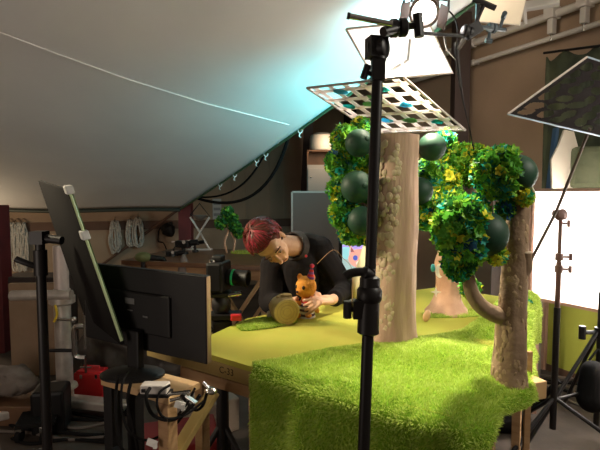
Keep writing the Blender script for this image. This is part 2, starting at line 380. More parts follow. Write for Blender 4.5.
# objects on it
def grass_pad(loc, rx, ry, label, ang_=0):
    m = MB()
    for k in range(420):
        a = random.uniform(0, 6.28); r = math.sqrt(random.random()); p = V(loc)+Matrix.Rotation(ang_, 3, 'Z')@V((rx*r*math.cos(a), ry*r*math.sin(a), 0))
        d = V((random.uniform(-1, 1), random.uniform(-1, 1), 1.6)).normalized()*.028; s_ = V((random.uniform(-1, 1), random.uniform(-1, 1), 0)).normalized()*.005
        m.add([p-s_, p+s_, p+d], [(0, 1, 2)], k % 3)
    m.lathe(V(loc), [(rx, 0.0), (rx*.9, .006)], 20, Matrix.Rotation(ang_, 3, 'Z')@Matrix.Diagonal((1, ry/rx, 1)), 0)
    return tag(m.build('grass_patch', FUR, None), label, 'artificial grass')
grass_pad(G(245, 253, TZ+.022), .14, .09, 'small green grass patch on the brown back table')
# sculpted sapling
def leaf(m, p, nrm, size, mi, n=6, r_=random):
    x = V((r_.uniform(-1, 1), r_.uniform(-1, 1), r_.uniform(-1, 1))); M = basis(nrm, x)
    vs = [V(p)]; k = n*2
    for j in range(k):
        a = 2*math.pi*j/k; rr = size*(1 if j % 2 else .72)*r_.uniform(.85, 1.1)
        vs.append(V(p)+M@V((rr*math.cos(a), rr*math.sin(a), size*.6*(1 if j % 2 else .6)+r_.uniform(-.1, .1)*size)))
    m.add(vs, [(0, 1+j, 1+(j+1) % k) for j in range(k)], mi)
def leafy(m, c, r, n, size, weights, cut=None, cutcos=.2, rnd=random, sq=(1, 1, 1)):
    for i in range(n):
        z = 1-2*(i+.5)/n; a = i*2.39996; s_ = math.sqrt(1-z*z)
        d = V((s_*math.cos(a), s_*math.sin(a), z))+V((rnd.uniform(-.1, .1), rnd.uniform(-.1, .1), rnd.uniform(-.1, .1))); d.normalize()
        if cut and any(d.dot(V(q).normalized()) > cutcos for q in cut): continue
        rr = r*rnd.uniform(.86, 1.08); p = V(c)+V((d.x*sq[0], d.y*sq[1], d.z*sq[2]))*rr
        nrm = d+V((rnd.uniform(-.7, .7), rnd.uniform(-.7, .7), rnd.uniform(-.7, .7)))
        leaf(m, p, nrm, size*rnd.uniform(.8, 1.25), rnd.choices(range(6), weights)[0], r_=rnd)
b = G(230, 253, TZ+.022)
t = thing('model_sapling', 'small leafy model tree with thin twin stems on the back table', 'model tree', b)
m = MB(); m.tube(spline([b+V((-.03, 0, 0)), b+V((-.05, 0, .12)), b+V((-.01, 0, .24)), b+V((-.05, 0, .34))]), [.010]*18+[.006], 8)
m.tube(spline([b+V((.03, 0, 0)), b+V((.05, 0, .12)), b+V((.01, 0, .22)), b+V((.07, 0, .30))]), [.009]*18+[.006], 8); m.build('stem', pinkbark, t, True)
for k, (dx, dz, r) in enumerate(((-.02, .40, .055), (-.08, .30, .06), (.05, .26, .055), (.03, .34, .05), (.09, .20, .045))):
    m = MB(); leafy(m, b+V((dx, 0, dz)), r, 75, .018, (4, 1, 0, 0, 7, 0)); leafy(m, b+V((dx, 0, dz)), r*.5, 20, .02, (4, 1, 0, 0, 7, 0))
    m.build('foliage', LEAF, t, kind='stuff')
m = MB(); m.tube([b+V((.13, 0, .0)), b+V((.14, 0, .05))], [.05, .04], 10)
# white hourglass wire frame
c = P(200, 233, 5.0); z0 = P(0, 250, 5.0).z
t = thing('wire_frame_stand', 'pale metal frame crossed like an hourglass on the back table', 'stand', (c.x, c.y, TZ+.02))
def hw(dx, z): return V((c.x+dx, c.y, z))
zt = P(0, 215, 5).z
for s in (-1, 1): MB().tube([hw(-.10*s, zt-.02), hw(0, (z0+zt)/2), hw(.10*s, z0)], [.011]*3, 8).build('rod', white, t, True)
MB().bar(hw(-.15, z0), hw(.13, z0), .024).build('foot_bar', white, t)
MB().tube([hw(-.10, zt), hw(0, zt+.12), hw(.11, zt-.02), hw(-.10, zt)], .007, 6).build('top_frame', blackm, t, True)
MB().lathe(hw(0, zt-.06), [(.02, 0), (.06, .03), (.08, .06)], 14).build('cup', gw, t, True)
for s in (-.14, .12): MB().bar(hw(s, TZ+.02), hw(s, z0+.02), .02).build('foot', chrome, t)
def gear(px, py, d, s, label, seed, cat='camera rig part', name='motion_control_rig', zb=TZ+.02):
    r = random.Random(seed); c = P(px, py, d); t = thing(name, label, cat, (c.x, c.y, zb))
    m = MB(); m.tube([V((c.x, c.y, zb)), c], s*.18, 10); m.lathe(V((c.x, c.y, zb)), [(s*.5, 0), (s*.45, .02)], 14); m.build('base', blackm, t, True)
    MB().box(c, (s*1.3, s*.7, s*.6), r.uniform(-.4, .4)).build('body', black, t, bevel=.008)
    MB().lathe(c+V((s*.6, -.1*s, .1*s)), [(s*.22, 0), (s*.28, s*.2), (s*.26, s*.7), (s*.2, s*.75)], 16, basis((1, r.uniform(-.6, .1), .1), (0, 0, 1))).build('barrel', black, t, True)
    MB().lathe(c+V((s*.2, -.4*s, .2*s)), [(s*.16, 0), (s*.16, s*.15)], 12, basis((0, -1, .2), (1, 0, 0))).build('knob', chrome, t, True)
    MB().bar(c+V((-s, 0, s*.2)), c+V((s, 0, s*.35)), s*.1).build('rail', steel, t)
    MB().tube(spline([c, c+V((-s*.6, -s*.4, -s*.2)), c+V((-s*.8, -s*.3, -s*.7))]), s*.05, 6).build('cable', dark, t, True)
gear(183, 244, 4.7, .11, 'black gear with chrome knob at the back table below the hourglass frame', 1)
gear(172, 254, 4.55, .09, 'smaller black gear on the back table just above the monitor', 2)
gear(195, 243, 4.85, .07, 'short black fitting right of the larger gear on the back table', 5)
o = MB().lathe((P(183, 265, 4.15).x, 4.15, .721), [(.07, 0), (.05, P(183, 265, 4.15).z-.72), (.012, P(183, 255, 4.15).z-.72)], 14).build('grey_cone', gw, None, True)
cz = P(183, 265, 4.15)
tag(o, 'small grey cone standing just above the top edge of the monitor', 'cone')
# side bench with helmet-like object behind monitor
t = thing('side_bench', 'low dark bench behind the monitor carrying dusty gear', 'bench', (-1.30, 4.15, 0))
MB().box((-1.30, 4.15, .70), (1.0, .5, .04)).build('benchtop', woodd, t, bevel=.004)
for sx in (-1, 1):
    for sy in (-1, 1): MB().box((-1.30+sx*.45, 4.15+sy*.2, .34), (.05, .05, .68)).build('leg', woodd, t)
t = thing('garden_tool', 'olive green gadget with a black handle behind the monitor', 'tool', P(143, 262, 4.2))
c = P(143, 257, 4.2); MB().ball(c, (.075, .05, .045)).build('body', mat('olive', (.13, .15, .05), .6), t, True)
MB().tube([c, c+V((.17, .03, -.02)), c+V((.2, .03, -.07))], [.03, .02, .02]).build('handle', black, t, True)
MB().box((c.x, c.y, .735), (.1, .07, .03)).build('foot', black, t); MB().tube([(c.x, c.y, .74), c], .02).build('neck', black, t, True)

# ------------------------------------------------------------------ main set table
ZT = .93
TOP = [(-.46, 1.88), (-.168, 1.66), (.16, 1.452), (.42, 1.285), (.52, 1.375), (.705, 1.525), (.91, 1.96), (1.31, 2.68), (.90, 3.08), (.28, 2.75), (-.26, 2.31)]
t = thing('set_table', 'timber-framed stage table topped with a painted yellow-green meadow', 'table', (.3, 2.1, 0))
n = len(TOP); vs = [(x, y, ZT) for x, y in TOP]+[(x, y, ZT-.02) for x, y in TOP]
fs = [tuple(range(n)), tuple(range(2*n-1, n-1, -1))]+[(i, n+i, n+(i+1) % n, (i+1) % n) for i in range(n)]
MB().add(vs, fs).build('meadow_top', felt, t)
fd = (V((-.46, 1.88, 0))-V((.42, 1.285, 0))).normalized(); fn = V((-fd.y, fd.x, 0)); fn = fn if fn.y < 0 else -fn
angF = math.atan2(fd.y, fd.x)
def fl(s, off, z): p = V((-.46, 1.88, 0))-fd*s+fn*off; return V((p.x, p.y, z))
bm_ = MB().bar(fl(-.22, .004, ZT-.048), fl(1.03, .002, ZT-.048), .02, .055, up=(0, 0, 1)).build('front_beam', beamy, t, bevel=.003)
bm_.data.materials[0] = beamy
MB().bar(fl(-.02, -.01, ZT-.102), fl(1.0, -.012, ZT-.102), .04, .045, up=(0, 0, 1)).build('lower_beam', wood, t, bevel=.003)
# text on the beam
def text(s_, size, M, name, m, parent):
    c = bpy.data.curves.new('t', 'FONT'); c.body = s_; c.size = size; c.extrude = .0006; c.align_x = 'CENTER'; c.align_y = 'CENTER'
    o = bpy.data.objects.new('t', c); COL.objects.link(o); bpy.context.view_layer.update()
    me = bpy.data.meshes.new_from_object(o.evaluated_get(bpy.context.evaluated_depsgraph_get())); bpy.data.objects.remove(o)
    me.transform(M); me.materials.clear(); me.materials.append(m)
    q = bpy.data.objects.new(name, me); COL.objects.link(q); q.parent = parent
    if parent.type == 'EMPTY': q.matrix_parent_inverse = Matrix.Translation(-parent.location)
    return q
Mt = basis(fn, -fd).to_4x4(); pos = fl(.235, .0132, ZT-.046)
text('C-33', .036, Matrix.Translation(pos)@Mt, 'marker_writing', mat('marker', (.03, .02, .01), .8), bm_)
for (x, y) in ((-.42, 2.0), (.36, 1.40), (.63, 1.56), (1.22, 2.62), (.88, 2.98), (-.22, 2.28)):
    MB().box((x, y, (ZT-.02)/2), (.045, .045, ZT-.02), angF).build('leg', wood, t, bevel=.003)
MB().bar(P(214, 391, 1.74), P(168, 466, 1.62), .042, .03, up=fn).build('diagonal_brace', beamy, t, bevel=.003)
MB().bar((.62, 1.53, .66), (.36, 1.38, .30), .04, .03).build('brace', wood, t)
MB().bar((-.42, 2.0, .3), (.40, 1.34, .3), .04, .06).build('stretcher', woodd, t)
MB().bar((-.40, 2.0, ZT-.045), (-.22, 2.28, ZT-.045), .03, .05).build('side_beam', wood, t)
MB().bar((.68, 1.48, ZT-.045), (1.22, 2.60, ZT-.045), .03, .05).build('side_beam', wood, t)
# pale block under the right tree's foot and upright lath
c = P(523, 388, 1.6); o = MB().box(c+V((.04, .0, .0)), (.05, .05, .06), R(20)).build('wood_block', ply, t, bevel=.003)
MB().bar((.79, 1.62, .32), (.79, 1.62, 1.00), .012, .02).build('upright_lath', wood, t)

# --- artificial fur
front = [(-.165, 1.645), (.16, 1.44), (.43, 1.27), (.53, 1.36), (.72, 1.51), (.925, 1.95), (1.33, 2.70)]
back = [(-.168, 1.67), (.115, 1.85), (.45, 1.97), (.60, 2.03), (.72, 2.10), (.96, 2.40), (1.24, 2.84)]
def poly(pl, t_):
    L = [0]
    for i in range(1, len(pl)): L.append(L[-1]+math.dist(pl[i], pl[i-1]))
    s = t_*L[-1]
    for i in range(1, len(pl)):
        if s <= L[i]+1e-9:
            k = (s-L[i-1])/(L[i]-L[i-1]); return V((pl[i-1][0]*(1-k)+pl[i][0]*k, pl[i-1][1]*(1-k)+pl[i][1]*k, 0))
    return V((*pl[-1], 0))
def hgt(x, y):
    g = lambda cx, cy, r, h: h*math.exp(-((x-cx)**2+(y-cy)**2)/(r*r))
    return .006+.012*noise.noise(V((x*5, y*5, 0)))+g(.55, 1.75, .16, .035)+g(1.1, 2.3, .28, .05)+g(.30, 1.72, .12, .015)+g(1.3, 2.6, .2, .04)-g(.75, 1.95, .10, .015)
def hemz(u):
    pts = [(0, .42), (.2, .42), (.27, .42), (.30, .86), (.335, .895), (.44, .895), (.5, .87), (.58, .895), (.7, .895), (.82, .82), (.92, .80), (1, .86)]
    for (a, x), (b, y) in zip(pts, pts[1:]):
        if a <= u <= b: return x+(y-x)*(u-a)/(b-a)
    return .8
def fur_pt(u, v):   # v in -1..0 drape, 0..1 top
    a = poly(front, u); b = poly(back, u)
    if v >= 0:
        p = a.lerp(b, v); e = min(v/.15, 1); f_ = min((1-v)/.12, 1)
        p.z = ZT+.004+hgt(p.x, p.y)*f_-(1-e)**2*.012; return p
    d = (poly(front, min(1, u+.01))-poly(front, max(0, u-.01))).normalized(); nn = V((d.y, -d.x, 0))
    k = -v; drop = (ZT-hemz(u))*k
    fold = .014*math.sin(u*62+1)*min(1, k*2)+.010*math.sin(u*33)*k+.02*math.exp(-((u-.09)/.012)**2)*min(1, k*3)
    amp = min(1, u/.12) if u < .36 else .45
    p = a+nn*(.018+amp*(.032*math.sqrt(min(1, k*4))+fold+.02*k)); p.z = ZT-.008-drop+.004+hgt(a.x, a.y)*(1-min(1, k*4)); return p
NU, NT, ND = 110, 36, 22
vs = []; fs = []
vv = [-(ND-i)/ND for i in range(ND)]+[i/NT for i in range(NT+1)]
for v in vv:
    for i in range(NU+1): vs.append(fur_pt(i/NU, v))
W = NU+1
for j in range(len(vv)-1):
    for i in range(NU): a = j*W+i; fs.append((a, a+1, a+W+1, a+W))
t = thing('grass_mat', 'bright green shaggy grass mat draped over the front of the set table', 'artificial grass', (.3, 1.4, ZT))
bk = MB().add(vs, fs).build('backing', fur_b, t, True, cut=180)
vn = np.array([tuple(v) for v in vs])
tri = []
for f in fs: tri += [(f[0], f[1], f[2]), (f[0], f[2], f[3])]
tri = np.array(tri)
def blades(vn, tri, n, length, wdt, droop=.3, rng=rng, spread=.55):
    a, b, c = vn[tri[:, 0]], vn[tri[:, 1]], vn[tri[:, 2]]; cr = np.cross(b-a, c-a); ar = np.linalg.norm(cr, axis=1)+1e-12
    idx = rng.choice(len(tri), n, p=ar/ar.sum()); r1 = np.sqrt(rng.random(n))[:, None]; r2 = rng.random(n)[:, None]
    p = (1-r1)*a[idx]+r1*(1-r2)*b[idx]+r1*r2*c[idx]; nr = (cr/ar[:, None])[idx]
    # clumped direction field
    ph = np.sin(p[:, 0]*23+3*np.sin(p[:, 1]*17))+np.cos(p[:, 1]*29+2*np.sin(p[:, 0]*31+p[:, 2]*20))
    th = ph*2.0+rng.normal(0, .7, n); lean = np.stack([np.cos(th), np.sin(th), np.zeros(n)], 1)*spread*rng.uniform(.4, 1.3, n)[:, None]
    d = nr+lean; d /= np.linalg.norm(d, axis=1)[:, None]; d[:, 2] -= droop*(1-np.abs(nr[:, 2])); 
    L = length*rng.uniform(.6, 1.25, n)[:, None]
    mid = p+d*L*.55; d2 = d+lean*.5; d2[:, 2] -= droop*.8; d2 /= np.linalg.norm(d2, axis=1)[:, None]; tip = mid+d2*L*.5
    rnd = rng.normal(size=(n, 3)); s = np.cross(d, rnd); s /= np.linalg.norm(s, axis=1)[:, None]+1e-9; s *= wdt
    V_ = np.stack([p-s, p+s, mid+s*.7, mid-s*.7, tip], 1).reshape(-1, 3); b0 = np.arange(n)*5
    quads = np.stack([b0, b0+1, b0+2, b0+3], 1); tr = np.stack([b0+3, b0+2, b0+4], 1)
    mi = rng.choice(3, n, p=[.45, .35, .20])
    return V_.tolist(), quads.tolist()+tr.tolist(), np.concatenate([mi, mi]).tolist()
def pile(vn, tri, n, length, wdt, parent, name='pile', **k):
    a, f, mi = blades(vn, tri, n, length, wdt, **k); m = MB(); m.v = a; m.f = f; m.m = mi
    return m.build(name, FUR, parent, kind='stuff')
# fix winding: normals should point up / outward
a, b, c = vn[tri[:, 0]], vn[tri[:, 1]], vn[tri[:, 2]]; cr = np.cross(b-a, c-a)
if cr[:, 2].sum() < 0: tri = tri[:, ::-1]
pile(vn, tri, 120000, .0115, .0010, t)

def patch(center, rx, ry, h, n, label, ang_=0, length=.012):
    c = V(center); Rz = Matrix.Rotation(ang_, 3, 'Z'); vs = []; fs = []; K = 24; J = 6
    for j in range(J+1):
        for k in range(K):
            a = 2*math.pi*k/K; r = j/J*(1+.10*math.sin(3*a+rx*20)+.06*math.sin(7*a)) ; q = Rz@V((rx*r*math.cos(a), ry*r*math.sin(a), 0)); vs.append(c+q+V((0, 0, .002+h*(1-(j/J)**2))))
    for j in range(J):
        for k in range(K): fs.append((j*K+k, j*K+(k+1) % K, (j+1)*K+(k+1) % K, (j+1)*K+k))
    t = thing('grass_mat', label, 'artificial grass', c); fs2 = [f[::-1] for f in fs]
    MB().add(vs, fs2).build('backing', fur_b, t, True)
    vn = np.array([tuple(v) for v in vs]); tr = []
    for f in fs: tr += [(f[0], f[2], f[1]), (f[0], f[3], f[2])]
    pile(vn, np.array(tr), n, length, .001, t)
patch(G(266, 324, ZT), .15, .085, .012, 5000, 'small green grass mat beside the log at the far left of the set', R(30))
patch(G(455, 314, ZT), .17, .08, .006, 4000, 'green grass patch around the foot of the decorated back tree', R(10))

# ------------------------------------------------------------------ model trees
# big straight trunk
b = G(397, 345, ZT); sc = 1.93/F
rnd = random.Random(3)
def trunk(m, pts, rads, n=26, wob=.05, seed=0, mi=0):
    vs = []; fs = []; k = len(pts)
    for i, (p, r) in enumerate(zip(pts, rads)):
        for j in range(n):
            a = 2*math.pi*j/n; q = r*(1+wob*noise.noise(V((math.cos(a)*1.5, math.sin(a)*1.5, i*.25+seed)))*2+.5*wob*math.sin(a*7+i*.2))
            vs.append(V(p)+V((q*math.cos(a), q*math.sin(a), 0)))
    for i in range(k-1):
        for j in range(n): fs.append((i*n+j, i*n+(j+1) % n, (i+1)*n+(j+1) % n, (i+1)*n+j))
    fs += [tuple(range(n-1, -1, -1)), tuple((k-1)*n+j for j in range(n))]
    m.add(vs, fs, mi)
zt = P(398, 136, 1.93).z
t1 = thing('model_tree', 'tallest model tree with a thick straight pale trunk and leafy column at its side', 'model tree', b)
K = 22; pts = []; rads = []
for i in range(K+1):
    k = i/K; z = ZT+.003+(zt-ZT)*k; pts.append(V((b.x+.004*k, b.y+.06, z))); rads.append(.084+.016*math.exp(-k*14)+.002*(1-k))
m = MB(); trunk(m, pts, rads, 36, .035, 1); m.build('trunk', trunkL, t1, True, cut=60)
tcx, tcy = b.x, b.y+.06
m = MB()
for i in range(150):     # scales on the left part
    z = rnd.uniform(ZT+.04, zt-.02); a = R(rnd.uniform(185, 268)); r = .0855
    c = V((tcx+r*math.cos(a), tcy+r*math.sin(a), z)); M = basis((math.cos(a), math.sin(a), 0), (0, 0, 1)); s_ = rnd.uniform(.007, .013)
    m.lathe(c, [(s_, -.003), (s_, .0006), (s_*.8, .0022)], 12, M@Matrix.Diagonal((1.25, 1, 1)))
m.build('bark_scales', scale_m, t1, True, kind='stuff')
def ballpart(c, r, par, lab=None, cap_dir=None):
    o = MB().ball(c, r, n=28).build('leaf_ball', ball_m, par, True)
    if cap_dir is not None:
        q = V(c)+V(cap_dir).normalized()*r*.98; MB().lathe(q, [(.012, -.004), (.012, .002), (.008, .005)], 14, basis(cap_dir, (0, 0, 1))).build('cap', ball_m, o, True)
    return o
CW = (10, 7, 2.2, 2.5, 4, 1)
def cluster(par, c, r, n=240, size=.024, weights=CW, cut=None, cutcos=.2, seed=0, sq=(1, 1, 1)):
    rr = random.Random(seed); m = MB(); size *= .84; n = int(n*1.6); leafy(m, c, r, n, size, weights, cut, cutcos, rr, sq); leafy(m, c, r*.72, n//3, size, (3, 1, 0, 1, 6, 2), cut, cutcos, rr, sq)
    return m.build('foliage', LEAF, par, kind='stuff')
D1 = 1.93
view = lambda p: (CAM-V(p)).normalized()
# left column
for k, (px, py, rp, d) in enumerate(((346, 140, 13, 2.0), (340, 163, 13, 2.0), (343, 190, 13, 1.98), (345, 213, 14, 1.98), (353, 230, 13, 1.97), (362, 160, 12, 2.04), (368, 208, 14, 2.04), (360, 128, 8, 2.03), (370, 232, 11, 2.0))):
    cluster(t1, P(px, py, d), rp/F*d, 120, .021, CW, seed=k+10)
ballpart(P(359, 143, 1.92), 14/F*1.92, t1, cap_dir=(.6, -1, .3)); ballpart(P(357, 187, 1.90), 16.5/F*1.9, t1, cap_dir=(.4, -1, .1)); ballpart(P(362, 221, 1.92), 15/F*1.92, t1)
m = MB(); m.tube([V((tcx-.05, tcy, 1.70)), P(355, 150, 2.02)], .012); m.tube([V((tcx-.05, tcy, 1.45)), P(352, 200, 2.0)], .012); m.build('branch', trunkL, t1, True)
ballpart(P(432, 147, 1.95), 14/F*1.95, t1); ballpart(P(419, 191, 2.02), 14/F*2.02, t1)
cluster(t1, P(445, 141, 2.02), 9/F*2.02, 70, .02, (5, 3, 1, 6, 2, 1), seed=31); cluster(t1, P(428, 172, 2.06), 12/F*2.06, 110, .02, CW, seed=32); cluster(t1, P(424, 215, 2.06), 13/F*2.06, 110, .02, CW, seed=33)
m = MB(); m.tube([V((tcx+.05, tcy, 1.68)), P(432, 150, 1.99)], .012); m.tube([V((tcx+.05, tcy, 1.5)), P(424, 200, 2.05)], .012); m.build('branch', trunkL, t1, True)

# back decorated tree
b = G(448, 313, ZT); zt = P(448, 175, 2.44).z
t2 = thing('model_tree', 'decorated pinkish model tree with flared foot, behind the thick trunk', 'model tree', b)
pts = []; rads = []
for i in range(25):
    k = i/24; pts.append(V((b.x+.015*math.sin(k*5), b.y+.03, ZT+.002+(zt-ZT)*k))); rads.append(.052+.065*math.exp(-k*13)+.022*math.exp(-((k-.33)/.15)**2)-.015*k)
m = MB(); trunk(m, pts, rads, 32, .09, 5); m.build('trunk', pinkbark, t2, True, cut=70)
orn = mat('cream_ornament', (.72, .66, .52), .5)
c = P(440, 271, 2.30); m = MB()   # crescent
M = basis(view(c), (1, 0, 0))
outl = []
for k in range(13): a = R(80+k*200/12); outl.append((.022*math.cos(a)+.0, .034*math.sin(a)))
for k in range(13): a = R(280-k*200/12); outl.append((.012*math.cos(a)+.008, .026*math.sin(a)))
def prism(m, outl, c, M, th):
    n = len(outl); vs = [V(c)+M@V((x, y, s*th/2)) for s in (1, -1) for x, y in outl]
    m.add(vs, [tuple(range(n)), tuple(range(2*n-1, n-1, -1))]+[(i, n+i, n+(i+1) % n, (i+1) % n) for i in range(n)]); return m
prism(m, outl, c, M, .01).build('moon_ornament', orn, t2)
c = P(436, 292, 2.29); outl = [((.026 if k % 2 == 0 else .008)*math.sin(k*math.pi/4), (.026 if k % 2 == 0 else .008)*math.cos(k*math.pi/4)) for k in range(8)]
prism(MB(), outl, c, M, .008).build('star_ornament', orn, t2)
MB().ball(P(433, 268, 2.30), (.012, .012, .02)).build('teal_gem', mat('teal', (.02, .25, .25), .4), t2, True)
o = MB().ball(P(427, 300, 2.28), (.018, .012, .03), basis((.3, 0, 1), (1, 0, 0))).build('model_shell', mat('shell', (.62, .38, .22), .5), None, True); o.data.transform(Matrix.Translation((0, 0, 0)))
zz = min(v.co.z for v in o.data.vertices); o.data.transform(Matrix.Translation((0, 0, ZT-zz+.001))); tag(o, 'small tan shell leaning at the foot of the decorated tree', 'shell')
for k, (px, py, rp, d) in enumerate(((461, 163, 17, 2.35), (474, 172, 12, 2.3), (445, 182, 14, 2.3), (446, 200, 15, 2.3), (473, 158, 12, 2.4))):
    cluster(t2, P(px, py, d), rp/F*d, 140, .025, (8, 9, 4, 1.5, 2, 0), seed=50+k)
o = ballpart(P(452, 232, 2.44), .06, t2)

# front right tree
D3 = 1.56
b = G(508, 384, ZT); b.z += .01
t3 = thing('model_tree', 'front right model tree with patchy brown bark and a curling side branch', 'model tree', b)
path = [(509, 384, 18), (509, 378, 17.5), (510, 350, 15), (512, 315, 14), (514, 280, 12.5), (516, 240, 11.5), (518, 205, 11), (520, 175, 10)]
pp = spline([P(x, y, D3) for x, y, r in path], 5); rr = []
for i in range(len(pp)):
    k = i/5; a = int(min(k, len(path)-2)); f_ = k-a; rr.append((path[a][2]*(1-f_)+path[min(a+1, len(path)-1)][2]*f_)/F*D3)
m = MB(); trunk(m, pp, rr, 28, .06, 9); m.build('trunk', barkR, t3, True, cut=60)
m = MB(); br = [(508, 318), (492, 313), (480, 305), (472, 293), (469, 280), (467, 268), (466, 250)]
bp = spline([P(x, y, D3-.005*i) for i, (x, y) in enumerate(br)], 4); m.tube(bp, [9/F*D3*(1-.45*i/len(bp)) for i in range(len(bp))], 14); m.build('branch', barkR, t3, True)
m = MB(); m.tube([P(518, 285, D3), P(524, 268, D3-.01), P(525, 252, D3-.02)], [.02, .024, .022], 14); m.build('branch', barkR, t3, True)
MB().lathe(P(525, 252, D3-.02), [(.0225, -.002), (.019, .003)], 14, basis((0.03, 0, 1), (1, 0, 0))).build('cut_end', scale_m, t3)
m = MB(); rnd = random.Random(5)
for i in range(230):
    k = rnd.uniform(0.02, .8)*(len(pp)-1); j = int(k); p = pp[j].lerp(pp[j+1], k-j); r = rr[j]*(1-(k-j))+rr[j+1]*(k-j); a = R(rnd.uniform(150, 390))
    c = p+V((math.cos(a), math.sin(a), 0))*r*.985; s_ = rnd.uniform(.005, .010)
    m.lathe(c, [(s_*.8, -.003), (s_*.8, .0003), (s_*.6, .0012)], 9, basis((math.cos(a), math.sin(a), .05), (rnd.uniform(-.5, .5), 0, 1))@Matrix.Diagonal((1.7, 1, 1)))
m.build('bark_patches', barkS, t3, True, kind='stuff')
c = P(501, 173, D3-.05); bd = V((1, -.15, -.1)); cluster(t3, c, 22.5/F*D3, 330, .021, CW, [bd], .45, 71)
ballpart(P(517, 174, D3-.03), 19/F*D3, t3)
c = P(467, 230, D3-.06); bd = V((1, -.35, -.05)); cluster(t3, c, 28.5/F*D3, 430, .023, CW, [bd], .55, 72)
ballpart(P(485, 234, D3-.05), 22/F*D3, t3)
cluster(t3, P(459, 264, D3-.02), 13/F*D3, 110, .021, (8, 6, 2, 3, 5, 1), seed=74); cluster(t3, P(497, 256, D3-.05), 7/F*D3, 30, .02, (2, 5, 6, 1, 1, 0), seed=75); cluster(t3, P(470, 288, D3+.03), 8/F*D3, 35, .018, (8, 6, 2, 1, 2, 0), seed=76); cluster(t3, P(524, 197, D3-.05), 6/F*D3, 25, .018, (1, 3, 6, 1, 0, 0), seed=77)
MB().lathe(P(525, 190, D3-.0), [(.045, -.004), (.048, .0), (.045, .004)], 20, basis((.9, .1, .5), (0, 0, 1))).build('cream_ring', orn, t3, True)
cluster(t3, P(505, 210, D3-.03), 7/F*D3, 30, .018, (2, 3, 0, 4, 5, 2), seed=78)
# teal sprig at far corner of grass
c = V((1.17, 2.43, ZT+.035))
m = MB(); leafy(m, c, .025, 40, .014, (6, 2, 0, 8, 3, 0)); o = m.build('leaf_sprig', LEAF); tag(o, 'small teal-green leafy sprig at the far right corner of the grass mat', 'foliage')

# ------------------------------------------------------------------ small things on the table
# log
b = G(287, 325, ZT); t = thing('model_log', 'short yellowish model log with a round end facing the camera', 'log', b)
dl = V((-.28, .95, 0)).normalized(); M = basis(-dl, (1, 0, 0)); r = .066; c0 = V((b.x, b.y, ZT+r*.93))
lg = mat('log_bark', (.50, .36, .15), .75, 0, (.38, .26, .10), 14, .6); le = mat('log_end', (.62, .47, .18), .7, 0, (.52, .37, .13), 22, .2)
m = MB(); m.lathe(c0-(-dl)*.11, [(r*.86, 0), (r*.96, .008), (r*1.0, .06), (r*.97, .10), (r*.9, .11)], 28, M, wob=.02); m.build('bark', lg, t, True, cut=50)
for k in range(1, 5): pass
m = MB(); m.lathe(c0+(-dl)*.0, [(r*.92, -.002), (r*.9, .004), (r*.84, .005)], 28, M); o = m.build('cut_face', le, t, True)
m = MB()
for rr_ in (.72, .5, .28): m.tube([c0-dl*.006+M@V((r*rr_*math.cos(a), r*rr_*math.sin(a), 0)) for a in [2*math.pi*k/28 for k in range(29)]], .0012, 5)
m.build('growth_ring', lg, o, True)
m = MB(); q = c0+V((-.005, .045, r*.85)); m.lathe(q, [(.030, 0), (.026, .018), (.018, .020)], 10, wob=.06); m.lathe(q+V((-.035, .01, -.012)), [(.016, 0), (.012, .018)], 8); m.build('stub', lg, t, True)
o = MB().ball(P(269, 322, 2.32), (.012, .012, .018)).build('mushroom', orn, None, True); zz = min(v.co.z for v in o.data.vertices); o.data.transform(Matrix.Translation((0, 0, ZT+.01-zz))); tag(o, 'tiny cream knob on the grass mat left of the log', 'mushroom')
# puppet
pb = G(305, 319, ZT); pt = thing('puppet', 'small orange bear-like puppet in a striped outfit and pointed party hat', 'puppet', pb)
org = mat('orange_fur', (.80, .33, .04), .8, 0, (.66, .24, .02), 25, .5, bscale=120)
def lumpy(o, amp, sc):
    for v in o.data.vertices:
        n_ = v.normal; k = noise.noise(v.co*sc)+.5*noise.noise(v.co*sc*2.3)+.3*abs(noise.noise(v.co*sc*5)); v.co += n_*amp*k
    o.data.update()
def bake(m, name, mats, parent, vox=.004, smooth=6, mi=None, **k):
    o = m.build(name, mats, parent, **k); r_ = o.modifiers.new('r', 'REMESH'); r_.mode = 'VOXEL'; r_.voxel_size = vox
    if smooth: s_ = o.modifiers.new('s', 'SMOOTH'); s_.iterations = smooth; s_.factor = .5
    bpy.context.view_layer.update(); me = bpy.data.meshes.new_from_object(o.evaluated_get(bpy.context.evaluated_depsgraph_get()))
    o.modifiers.clear(); o.data = me; me.polygons.foreach_set('use_smooth', [True]*len(me.polygons)); me.update()
    if not me.materials:
        for q in (mats if isinstance(mats, list) else [mats]): me.materials.append(q)
    return o
DP = pb.y
hc = P(306, 287, 2.36); 
m = MB()
m.ball(hc, (.052, .050, .056), n=20); hl = V((-.65, -.70, -.1)).normalized()
m.ball(hc+hl*.042+V((0, 0, -.015)), (.022, .022, .017))
m.cap(hc+V((0, .01, -.055)), .022, hc+V((0, .015, -.10)), .034); m.ball(hc+V((0, .015, -.105)), (.036, .032, .045))
for s in (-1, 1): m.cap(hc+V((s*.02, .01, -.13)), .014, V((pb.x+s*.024, hc.y+.0, ZT+.02)), .012); m.ball((pb.x+s*.026-.01, hc.y-.012, ZT+.013), (.020, .028, .012))
m.cap(hc+V((-.03, .0, -.08)), .012, hc+V((-.075, -.02, -.075)), .012)
m.cap(hc+V((.03, .0, -.08)), .012, hc+V((.055, -.02, -.115)), .012)
ears = [V((-.030, .01, .048)), V((.033, .015, .045))]
for e in ears: m.ball(hc+e, (.014, .009, .019))
bake(m, 'body', org, pt, .0035, 3)
side = hl.cross(V((0, 0, 1))).normalized()
for s in (-1, 1): MB().ball(hc+hl*.043+side*s*.023+V((0, 0, .009)), (.008, .008, .010)).build('eye', black, pt, True)
